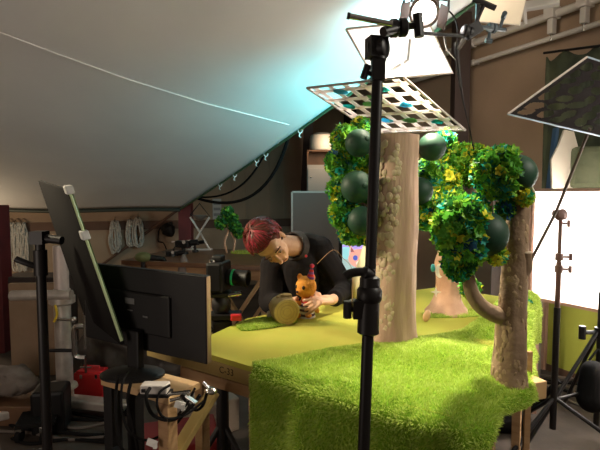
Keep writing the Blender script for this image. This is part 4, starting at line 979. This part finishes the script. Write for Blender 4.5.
tag(MB().tube(spline([P(436, 8, 2.4), P(450, 12, 2.3), P(457, 25, 2.25), P(458, 42, 2.2)]), .004, 6).build('lamp_cable', dark, None, True), 'black lamp cable looping between the lamp and grip arm', 'cable')
tag(MB().tube([P(452, 10, 2.9), P(480, -14, 3.0)], .006, 6).build('ceiling_cable', dark, None, True), 'thin dark cable running up to the ceiling right of the lamp', 'cable')
# lattice gobo
A = P(307, 88, 2.15); Bq = P(403, 77, 1.85); Dq = P(375, 133, 2.5); Cq = Bq+Dq-A
t = thing('lattice_frame', 'pale lattice shadow frame with coloured gel patches above the set', 'lighting frame', (A+Cq)/2)
fm = mat('lattice_white', (.90, .84, .82), .6, trans=.5)
eu = (Bq-A); ev = (Dq-A); nn = eu.cross(ev).normalized(); nn = nn if nn.z > 0 else -nn
def lat(u, v): return A+eu*u+ev*v
gm = mat('gobo_frame', (.42, .36, .34), .5)
m = MB(); m.tube([A, Bq, Cq, Dq, A], .006, 8); m.build('frame', gm, t, True)
nu = 6
for k in range(nu):
    u = (k+.5)/nu; MB().bar(lat(u, .0), lat(u, 1), .026, .003, up=nn.cross(ev) if False else nn).build('slat', fm, t)
for k in range(nu):
    v = (k+.5)/nu; MB().bar(lat(0, v)-nn*.003, lat(1, v)-nn*.003, .025, .003, up=nn).build('slat', fm, t)
# fix orientation: slats lie flat in the frame plane
gels = [mat('gel_blue', (.10, .55, .75), .3, trans=.6), mat('gel_green', (.22, .52, .20), .3, trans=.6), mat('gel_teal', (.05, .50, .48), .3, trans=.6)]
for k, (u, v) in enumerate(((.30, .10), (.72, .12), (.42, .36), (.75, .42), (.18, .38), (.60, .72), (.35, .70), (.85, .78), (.55, .25))):
    q = lat(u, v)-nn*.006; r_ = random.Random(k); s_ = .035
    pl = [q+(eu.normalized()*math.cos(a)+ev.normalized()*math.sin(a)*.8)*s_*r_.uniform(.7, 1.15) for a in [2*math.pi*j/9 for j in range(9)]]
    MB().add(pl+[x-nn*.0015 for x in pl], [tuple(range(9)), tuple(range(17, 8, -1))]+[(j, 9+j, 9+(j+1) % 9, (j+1) % 9) for j in range(9)]).build('gel_patch', gels[(k*2) % 3], t)
MB().tube([lat(.75, 0), P(408, 60, 2.1), P(410, 40, 2.2)], .006, 8).build('hanger', pipe_m, t, True)
MB().tube([P(404, 76, 1.86), P(402, 60, 2.0)], .005, 8).build('hanger', pipe_m, t, True)
# right side black gobo
A = P(508, 114, 2.0); Bq = P(587, 57, 2.0); Dq = P(622, 141, 2.3); Cq = Bq+Dq-A
t = thing('leaf_gobo', 'black frame with leaf-shaped cut-outs at upper right', 'lighting frame', (A+Cq)/2)
eu = (Bq-A); ev = (Dq-A); nn = eu.cross(ev).normalized(); gb = mat('gobo_black', (.012, .008, .008), .8, spec=.2)
def lat2(u, v): return A+eu*u+ev*v
MB().tube([A, Bq], .0045, 8).build('frame_rail', mat('pale_metal', (.6, .52, .45), .4, .5), t, True); MB().tube([A, Dq, Cq, Bq], .0045, 8).build('frame_rail', mat('blue_metal', (.45, .55, .65), .4, .5), t, True)
# perforated sheet: grid of leafy ovals made by ribs
N = 110; vs = []; fs = []
centres = []
rnd = random.Random(2)
for i in range(7):
    for j in range(7): centres.append(((i+.5+(.3 if j % 2 else 0))/7.2+rnd.uniform(-.02, .02), (j+.5)/7+rnd.uniform(-.02, .02), rnd.uniform(.064, .085), rnd.uniform(.042, .056), rnd.uniform(-.9, .9)))
def solid(u, v):
    if min(u, v, 1-u, 1-v) < .035: return True
    for cu, cv, a, b2, th in centres:
        x, y = u-cu, v-cv; X = x*math.cos(th)+y*math.sin(th); Y = -x*math.sin(th)+y*math.cos(th)
        if (X/a)**2+(Y/b2)**2 < 1: return False
    return True
m = MB()
for j in range(N+1):
    for i in range(N+1): m.v.append(tuple(lat2(i/N, j/N)))
for j in range(N):
    for i in range(N):
        if solid((i+.5)/N, (j+.5)/N): a = j*(N+1)+i; m.f.append((a, a+1, a+N+2, a+N+1)); m.m.append(0)
o = m.build('cutout_sheet', gb, t); s_ = o.modifiers.new('s', 'SOLIDIFY'); s_.thickness = .003
# its arm
t2_ = thing('gobo_arm', 'thin slanting rod holding the black leaf-cut frame', 'rod', P(558, 214, 2.55))
MB().tube([P(527, 268, 2.6), P(556, 212, 2.5), P(590, 128, 2.25)], .008, 8).build('rod', mat('brown_metal', (.07, .045, .035), .5, .2), t2_, True)
# right C stand
brm = mat('stand_metal', (.10, .05, .04), .5, .3)
fq = G(553, 447, 0); fq = P(552, 447, 2.85); fq = V((fq.x, fq.y, 0))
t = thing('light_stand', 'slim black stand in front of the glowing white panel', 'stand', fq)
topz = P(0, 214, 2.85).z; ln = .0
def rs(z): return fq+V((ln*z/1.4, 0, z))
MB().tube([rs(.15), rs(P(0, 305, 2.85).z)], .0185, 14).build('lower_tube', blackm, t, True)
MB().tube([rs(.8), rs(P(0, 260, 2.85).z)], .015, 14).build('middle_tube', brm, t, True); MB().tube([rs(1.1), rs(topz)], .011, 14).build('upper_tube', brm, t, True)
for z_ in (P(0, 255, 2.85).z, P(0, 267, 2.85).z): 
    m = MB(); m.tube([rs(z_-.02), rs(z_+.02)], .022, 14); tknob(m, rs(z_), (1, -.2, 0), .007, .06, .04); m.build('collar', brm, t, True)
m = griphead(rs(topz), (.3, -1, .2)); tknob(m, rs(topz-.05), (1, -.1, 0), .006, .045, .04); tknob(m, rs(topz), (-1, 0, .3), .008, .04, .03); m.build('grip_head', brm, t, True)
for k, a in enumerate((-25, 95, 215)):
    a = R(a); e = fq+V((.50*math.cos(a), .38*math.sin(a), .02)); MB().tube([rs(.34), rs(.30)+V((.09*math.cos(a), .07*math.sin(a), -.02)), e], .0125, 8).build('leg', blackm, t, True)
# second stand at the right border
fq2 = P(595, 447, 3.0); fq2 = V((fq2.x, fq2.y, 0))
t = thing('light_stand', 'black stand at the right edge of the photo with a sandbag', 'stand', fq2)
MB().tube([fq2+V((0, 0, .10)), fq2+V((0, 0, P(0, 290, 3.0).z))], .017, 14).build('tube', blackm, t, True)
zz = P(0, 330, 3.0).z; m = MB(); m.tube([fq2+V((0, 0, zz-.03)), fq2+V((0, 0, zz+.03))], .032, 14); tknob(m, fq2+V((-.02, 0, zz)), (-1, 0, 0), .014, .09, .08); m.build('collar', blackm, t, True)
for k, a in enumerate((205, 320, 85)):
    a = R(a); MB().tube([fq2+V((0, 0, .72)), fq2+V((.6*math.cos(a), .45*math.sin(a), .04))], .012, 8).build('leg', blackm, t, True)
MB().tube([fq2+V((0, 0, .33)), fq2+V((-.33, -.13, .32))], .010, 8).build('brace', blackm, t, True)
t = thing('sandbag', 'black sandbag hanging on the stand at the right edge', 'sandbag', fq2)
m = MB(); q = fq2+V((-.03, -.03, .40)); m.cap(q+V((-.04, -.03, .06)), .07, q+V((-.05, -.04, -.10)), .085); m.cap(q+V((.06, -.03, .06)), .07, q+V((.08, -.04, -.08)), .08); bake(m, 'bag', dark, t, .01, 3)
MB().tube([q+V((-.05, 0, .12)), q+V((0, 0, .19)), q+V((.06, 0, .12))], .008).build('handle', dark, t, True)
# sandbags at the base of the slim stand
t = thing('sandbag', 'black sandbag slumped on the floor by the slim stand', 'sandbag', G(530, 425))
m = MB(); q = G(528, 436, .0)+V((0, .15, .15)); m.cap(q+V((-.10, 0, .05)), .13, q+V((.10, .05, .06)), .12); m.cap(q+V((-.16, -.08, -.05)), .10, q+V((-.06, -.08, -.05)), .10); bake(m, 'bag', dark, t, .012, 4)
m = MB(); m.tube([q+V((.12, -.06, .05)), q+V((.2, -.12, .20))], [.02, .016]); m.build('strap', dark, t, True)

# bright white panel right + support behind
A = P(534, 190, 3.3); Bq = P(534, 299, 3.3); Cq = P(640, 320, 2.75); Dq = P(640, 168, 2.75)
t = thing('studio_scrim', 'large glowing white panel at the right edge behind the slim stand', 'scrim', (A+Cq)/2)
eu = Dq-A; eu.z = 0; L_ = eu.length; eu.normalize(); nn = V((-eu.y, eu.x, 0)); nn = nn if nn.y > 0 else -nn
zT = A.z; zB = Bq.z
def rp(s, z, o=0): p = A+eu*s+nn*o; return V((p.x, p.y, z))
MB().bar(rp(0, (zT+zB)/2), rp(1.3, (zT+zB)/2), zT-zB, .004, up=nn).build('x', dm); bpy.data.objects.remove(bpy.data.objects['x'])
angP = math.atan2(eu.y, eu.x); q = rp(.65, (zT+zB)/2)
MB().box(q, (1.3, .004, zT-zB), angP).build('diffusion_cloth', dm, t)
m = MB()
for z_ in (zT, zB): m.bar(rp(0, z_), rp(1.3, z_), .02)
for s in (0, 1.3): m.bar(rp(s, zT), rp(s, zB), .02)
m.build('frame', mat('pink_wood', (.42, .24, .17), .6), t)
for s in (.05, 1.2): MB().bar(rp(s, zB), rp(s, 0), .03).build('leg', mat('pink_wood', (.42, .24, .17), .6), t)
lo = light('panel_backlight', 'AREA', q+nn*.30, q, 62, (1, .93, .85), 1.2, .7)
# door frame / board stack left of the panel
c = P(515, 260, 3.9)
t = thing('leaning_board', 'tall pale pinkish board standing between the brown tree and the glowing panel', 'board', (c.x, c.y, 0))
MB().box((c.x+.02, c.y, P(0, 192, 3.9).z/2), (.40, .03, P(0, 192, 3.9).z), R(-10)).build('panel', gw, t)
x_ = P(532, 200, 3.85).x; MB().bar((x_, 3.85, 0), (x_, 3.85, P(0, 190, 3.85).z), .05, .04).build('edge_post', mat('pink_wood', (.42, .24, .17), .6), t)
# yellow green board low
a = onR(549, 330, .06); a.z = 0; ga = math.atan2(dR.y, dR.x); t = thing('green_board', 'yellow-green painted board standing below the glowing panel', 'board', a+dR*.6)
MB().box(a+dR*.6+V((0, 0, .58)), (1.2, .03, 1.04), ga).build('panel', mat('yellowgreen', (.36, .38, .05), .7, 0, (.30, .32, .04), 3), t); MB().box(a+dR*.6+nR*.0+V((0, 0, .03)), (1.2, .04, .06), ga).build('skirting', band_m, t)
c = onR(521, 340, .1); t_ = MB().box((onR(540, 340, .08).x, onR(540, 340, .08).y, .55), (.12, .04, 1.1), ga).build('upright_plank', mat('pink_wood', (.42, .24, .17), .6)); tag(t_, 'pinkish upright plank left of the yellow-green board', 'plank')
# hung green blanket, blue pole, olive cushion
c = P(585, 95, 3.35); gm_ = mat('green_blanket', (.060, .070, .035), .9, 0, (.028, .036, .020), 5, .5)
vs = []; fs = []; Wd, Hd = 24, 20
a0 = P(546, 57, 3.75); a1 = P(640, 45, 3.25); zbot = P(0, 190, 3.6).z
for j in range(Hd+1):
    for i in range(Wd+1):
        p = a0.lerp(a1, i/Wd); k = j/Hd; p.z = p.z*(1-k)+zbot*k-.03*math.sin(i*.8)*(1-k); p += V((.35, 1, 0)).normalized()*(.03*math.sin(i*1.1)+.02*math.sin(i*.5+k*4)); vs.append(p)
for j in range(Hd):
    for i in range(Wd): a = j*(Wd+1)+i; fs.append((a, a+1, a+Wd+2, a+Wd+1))
o = MB().add(vs, fs).build('hanging_blanket', gm_, None, True, cut=180); s_ = o.modifiers.new('s', 'SOLIDIFY'); s_.thickness = .012
tag(o, 'dark green blanket hanging behind the leaf-cut frame at upper right', 'blanket')
tag(MB().tube([a0+V((-.02, 0, .03)), a1+V((0, 0, .03))], .009).build('blanket_rail', dark, None, True), 'dark rail carrying the green blanket', 'rail')
c0_ = P(556, 128, 3.45); c1_ = P(546, 192, 3.45)
q = P(560, 160, 3.40); pb_ = prism(MB(), [(-.05, -.25), (.13, -.25), (.10, -.05), (.13, .08), (.09, .20), (.02, .21), (-.02, .10), (-.07, .0)], q, basis((.1, -1, 0), (1, 0, 0)), .02).build('plaster_offcut', mat('cream_board', (.5, .5, .4)))
tag(pb_, 'irregular pale offcut standing between the blue strut and the olive cushion', 'board')
tag(MB().bar(c0_, V((c1_.x-.10, c1_.y, 0.0)), .055, .02).build('blue_strut', mat('blue_paint', (.03, .08, .16), .5)), 'blue slanting strut in front of the dark green blanket', 'strut')
tag(MB().box((P(590, 172, 3.5).x, 3.38, P(0, 168, 3.42).z), (.42, .10, .30), basis((0, 0, 1), (1, -.4, 0))).build('olive_cushion', mat('olive_cloth', (.10, .11, .06), .9, 0, (.07, .08, .04), 8, .4), bevel=.04), 'olive cushion resting on top edge of the glowing panel', 'cushion')

# ------------------------------------------------------------------ left: tilted flat panel on stand
A = P(38, 181, 2.05); Bq = P(67, 190, 1.78); lv = P(121, 345, 1.72)-Bq
t = thing('flat_panel', 'thin black flat panel tilted on the left stand, edge catching green light', 'panel', A)
wv = (Bq-A).normalized(); wv0 = (Bq-A); le_ = lv.normalized(); nn = wv.cross(le_).normalized()
M = Matrix((wv, nn, le_)).transposed(); ce = A+wv0/2+lv/2
def pan(th, off, m, nm, sw_=1, sl=1, par=None):
    vs = []
    for o_ in (off, off+th):
        for (u, v) in ((0, 0), (1, 0), (1, 1), (0, 1)): vs.append(ce+wv0*(u-.5)*sw_+lv*(v-.5)*sl+nn*o_)
    return MB().add(vs, [(0, 1, 2, 3), (7, 6, 5, 4), (0, 4, 5, 1), (1, 5, 6, 2), (2, 6, 7, 3), (3, 7, 4, 0)]).build(nm, m, par or t)
pan(.014, 0, mat('matte_black', (.006, .005, .005), .95, spec=.08), 'housing'); pan(.004, .0145, mat('green_glass', (.10, .16, .06), .15), 'face', .96, .97)
e0 = Bq+nn*.007; MB().tube([e0+lv*.03, e0+lv*.98], .0055, 8).build('edge_reflection', mat('green_reflection_edge', (.45, .55, .30), .3), t, True)  # green light reflected along the edge, painted as a coloured strip
for f_ in (.0, .30): 
    q = e0+lv*f_; MB().box(q, (.03, .03, .035), M).build('corner_clip', mat('clip_grey', (.45, .44, .42), .4), t, bevel=.005)
lf = P(48, 460, 1.95); lf = V((lf.x, lf.y, 0))
t = thing('light_stand', 'thick black stand at left carrying the tilted flat panel', 'stand', lf)
lz = P(0, 236, 1.95).z
MB().tube([lf+V((0, 0, .1)), lf+V((0, 0, lz))], .019, 16).build('tube', blackm, t, True)
m = MB(); q = lf+V((0, 0, lz)); m.box(q, (.05, .06, .05)); m.tube([q, ce-nn*.03+lv*-.12], .017); m.tube(spline([q+V((0, 0, -.12)), q+V((-.04, -.02, -.10)), q+V((-.08, -.03, -.08))]), .012); m.tube([q+V((0, 0, -.15)), q+V((0, 0, -.05))], .026, 14); m.build('tilt_head', blackm, t, True)
for k in range(3):
    a = R(80+120*k); MB().bar(lf+V((0, 0, .34)), lf+V((.40*math.cos(a), .3*math.sin(a), .015)), .028, .014).build('leg', blackm, t)

# silver pedestal
b = G(66, 412, 0); t = thing('metal_pedestal', 'heavy silver column pedestal with cross handles at left', 'pedestal', b)
D_ = b.y
def zp(py): return P(0, py, D_/math.cos(PITCH)*1.0).z
sm_ = mat('scuffed_steel', (.62, .56, .50), .35, .35, (.42, .37, .32), 9, .2)
MB().tube([b+V((0, 0, .05)), b+V((0, 0, zp(290)))], .055, 24).build('column', sm_, t, True)
MB().tube([b+V((0, 0, zp(292))), b+V((0, 0, zp(246)))], .048, 24).build('upper_column', mat('pale_column', (.55, .47, .43), .5, .3), t, True)
MB().lathe(b+V((0, 0, zp(306))), [(.06, 0), (.085, .015), (.085, .06), (.06, .075)], 22).build('collar', sm_, t, True)
MB().lathe(b+V((0, 0, zp(392))), [(.085, 0), (.08, .02), (.06, .03)], 22).build('flange', sm_, t, True)
m = MB(); z_ = zp(295); m.tube([b+V((-.32, -.05, z_)), b+V((.10, -.07, z_+.01))], .034, 18); m.build('cross_handle', sm_, t, True)
m = MB(); z_ = zp(318); m.tube([b+V((-.02, -.07, z_)), b+V((.11, -.09, z_))], .012, 10); m.ball(b+V((.12, -.09, z_)), .022); m.build('locking_screw', chrome, t, True)
MB().tube([b+V((-.06, -.07, zp(350))), b+V((.12, -.07, zp(350)))], .012, 10).build('locking_screw', blackm, t, True)
for k, a in enumerate((-12, 118, 215)):
    a = R(a); d = V((math.cos(a), math.sin(a)*.8, 0)); e = b+d*.46
    MB().bar(b+V((0, 0, .085)), e+V((0, 0, .075)), .11, .06).build('base_arm', sm_, t, bevel=.012)
    c_ = MB().lathe(e+V((0, .02, .033))-V((.02, 0, 0)), [(.029, 0), (.033, .01), (.033, .03), (.029, .04)], 18, basis((1, 0, 0), (0, 0, 1))).build('caster', dark, t, True)
    MB().box(e+V((0, .02, .075)), (.055, .05, .03)).build('caster_fork', chrome, t, bevel=.004)
# G clamps on the pedestal
def gclamp(px, py, label, s=1, flip=1):
    c = P(px, py, D_-.12); t = thing('screw_clamp', label, 'clamp', c)
    m = MB(); m.tube(spline([c+V((0, 0, .10*s)), c+V((-.05*s*flip, 0, .09*s)), c+V((-.055*s*flip, 0, 0)), c+V((-.05*s*flip, 0, -.06*s)), c+V((0, 0, -.07*s))]), .015*s, 8); m.build('frame', chrome, t, True)
    MB().tube([c+V((0, 0, .17*s)), c+V((0, 0, -.02*s))], .007*s, 8).build('screw', chrome, t, True); MB().tube([c+V((-.03*s, 0, -.12*s)), c+V((.03*s, 0, -.12*s))], .004*s, 6).build('handle_bar', chrome, t, True)
    MB().tube([c+V((0, 0, -.07*s)), c+V((0, 0, -.15*s))], .006*s, 6).build('lower_screw', chrome, t, True)
gclamp(85, 345, 'silver screw clamp hanging right of the pedestal column', 1.25)
gclamp(41, 322, 'small silver screw clamp hanging left of the pedestal column', .6, -1)
o = MB().tube(spline([P(55, 305, D_-.12), P(57, 314, D_-.12), P(54, 322, D_-.12)]), .008, 8).build('yellow_strap', mat('yellow', (.7, .5, .03), .5), None, True); tag(o, 'short yellow strap hanging on the pedestal below its cross handle', 'strap')
# red toolbox
b = G(91, 397, .16); b = V((-1.40, 3.10, .0)); t = thing('red_toolbox', 'red metal toolbox with a loop handle on the floor at left', 'toolbox', G(91, 397, .0))
c = P(89, 383, 3.50); zb_ = .003; zt_ = .225
MB().box((c.x, c.y+.06, (zb_+zt_)/2), (.225, .12, zt_-zb_), R(-6)).build('case', red, t, bevel=.008)
MB().box((c.x, c.y+.06, zt_+.006), (.19, .11, .014), R(-6)).build('lid', red, t, bevel=.004)
MB().tube([V((c.x-.06, c.y+.06, zt_)), V((c.x-.06, c.y+.06, zt_+.04)), V((c.x+.06, c.y+.05, zt_+.04)), V((c.x+.06, c.y+.05, zt_))], .006, 8).build('handle', red, t, True)
for s in (-1, 1): MB().box((c.x+s*.055, c.y-.004, zt_-.02), (.02, .006, .03)).build('latch', chrome, t)
# lower-left junk
t = thing('paper_sack', 'crumpled grey paper sack on a dark crate at left edge', 'sack', P(8, 385, 3.3))
m = MB(); c = P(8, 379, 3.3); m.ball(c, (.17, .13, .12)); m.ball(c+V((.06, -.02, -.03)), (.13, .11, .11)); m.ball(c+V((-.10, 0, -.04)), (.14, .12, .11)); o = bake(m, 'sack', mat('grey_sack', (.20, .165, .14), .8, 0, (.14, .115, .095), 7, .9, bscale=16), t, .015, 2)
o.data.transform(Matrix.Translation(c)@Matrix.Diagonal((1.1, 1, .72, 1))@Matrix.Translation(-c)); lumpy(o, .035, 9)
z1 = min(v.co.z for v in o.data.vertices); tag(MB().box((c.x-.1, c.y+.05, z1/2), (.7, .4, z1)).build('storage_crate', woodd, bevel=.01), 'dark wooden crate under the crumpled paper sack', 'crate')
tag(MB().box((P(26, 300, 3.9).x, 3.95, .40), (.36, .05, .78), R(5)).build('leaning_plank', mat('pale_box', (.32, .21, .13), .7, 0, (.26, .17, .1), 4)), 'beige plank panel leaning behind the pedestal', 'plank')
tag(MB().box((P(28, 285, 4.6).x, 4.75, .36), (.62, .3, .72)).build('storage_cabinet', mat('dark_cab', (.05, .035, .03), .6), bevel=.01), 'dark cabinet standing behind the pedestal at far left', 'cabinet')
tag(MB().box((P(40, 395, 3.0).x, 3.05, .14), (.20, .2, .28), .2).build('black_case', black, bevel=.02), 'black case standing left of the pedestal base', 'case')
o = MB().cap(G(13, 414, .03), .022, G(24, 413, .03), .02).build('red_pliers', red, None, True); tag(o, 'small red-handled tool lying on the floor at far left', 'tool')
t = thing('caster_trolley', 'low trolley wheel set with a shiny fork at bottom left', 'trolley', G(30, 442))
q = G(30, 445, 0)
MB().box(q+V((0, .1, .12)), (.22, .2, .03), .3).build('deck', dark, t, bevel=.005)
for dx, dy in ((-.08, .03), (.08, .02), (.09, .18), (-.08, .18)):
    MB().lathe(q+V((dx-.015, dy, .042)), [(.036, 0), (.042, .008), (.042, .022), (.036, .03)], 16, basis((1, 0, 0), (0, 0, 1))).build('wheel', dark, t, True); MB().box(q+V((dx, dy, .09)), (.045, .04, .04)).build('fork', chrome, t, bevel=.004)
# big dark boulder-like cover behind toolbox
t = thing('dust_cover', 'dark grey cloth-covered heap behind the red toolbox', 'covered heap', G(100, 360))
m = MB(); c = P(104, 345, 3.8); 
for dx, dz, r_ in ((0, 0, .20), (.15, -.18, .25), (-.12, -.25, .22), (.3, -.3, .25), (.05, -.45, .28), (.35, -.55, .28), (-.1, -.6, .22)):
    m.ball((c.x+dx, 4.0, max(c.z+dz, r_*.8)), (r_, r_*.8, r_))
o = bake(m, 'cloth', mat('dark_cloth', (.09, .075, .062), .9, 0, (.05, .042, .036), 4, .8, bscale=10), t, .02, 5); lumpy(o, .06, 5)
# things under the set table
for k, (x, y, sx, sy, h, col_, lb_) in enumerate(((-.05, 2.5, .40, .3, .40, (.03, .03, .03), 'black equipment case on the floor under the set table'), (-.62, 2.35, .4, .3, .34, (.25, .015, .015), 'red crate on the floor under the pine shelf'), (-.62, 3.05, .35, .3, .22, (.42, .34, .27), 'pale box on the floor beyond the left end of the set table'), (.55, 2.2, .4, .3, .35, (.025, .025, .025), 'black case under the middle of the set table'))):
    o = MB().box((x, y, h/2), (sx, sy, h), .3*k).build('equipment_case' if k in (0, 3) else ('plastic_crate' if k == 1 else 'cardboard_box'), mat('case%d' % k, col_, .6), bevel=.012); tag(o, lb_, ('case', 'crate', 'box', 'case')[k])
# floor cables
rc = random.Random(21)
for k in range(14):
    if k < 7: pts = [G(545+rc.uniform(-12, 8), 376+k*4), G(562, 378+k*4+rc.uniform(-3, 3)), G(580, 379+k*4+rc.uniform(-3, 4)), G(604, 384+k*4+rc.uniform(-4, 4))]; lb_ = '%s dark cable on the floor at right, under the yellow-green board' % ['farthest', 'second farthest', 'third farthest', 'middle', 'third nearest', 'second nearest', 'nearest'][k]
    else:
        j = k-7; pts = [G(5+rc.uniform(-8, 8), 398+j*7), G(30, 405+j*6+rc.uniform(-6, 6)), G(70, 418+j*4+rc.uniform(-5, 5)), G(112, 415+j*5+rc.uniform(-5, 8))]; lb_ = '%s cable on the floor around the pedestal at left' % ['farthest', 'second farthest', 'third farthest', 'middle', 'third nearest', 'second nearest', 'nearest'][j]
    pts = [p+V((0, 0, .012)) for p in pts]; tag(MB().tube(spline(pts, 6), .010, 6).build('floor_cable', dark if k % 3 else mat('grey_cable', (.16, .13, .11), .7), None, True), lb_, 'cable', 'cables on the floor')
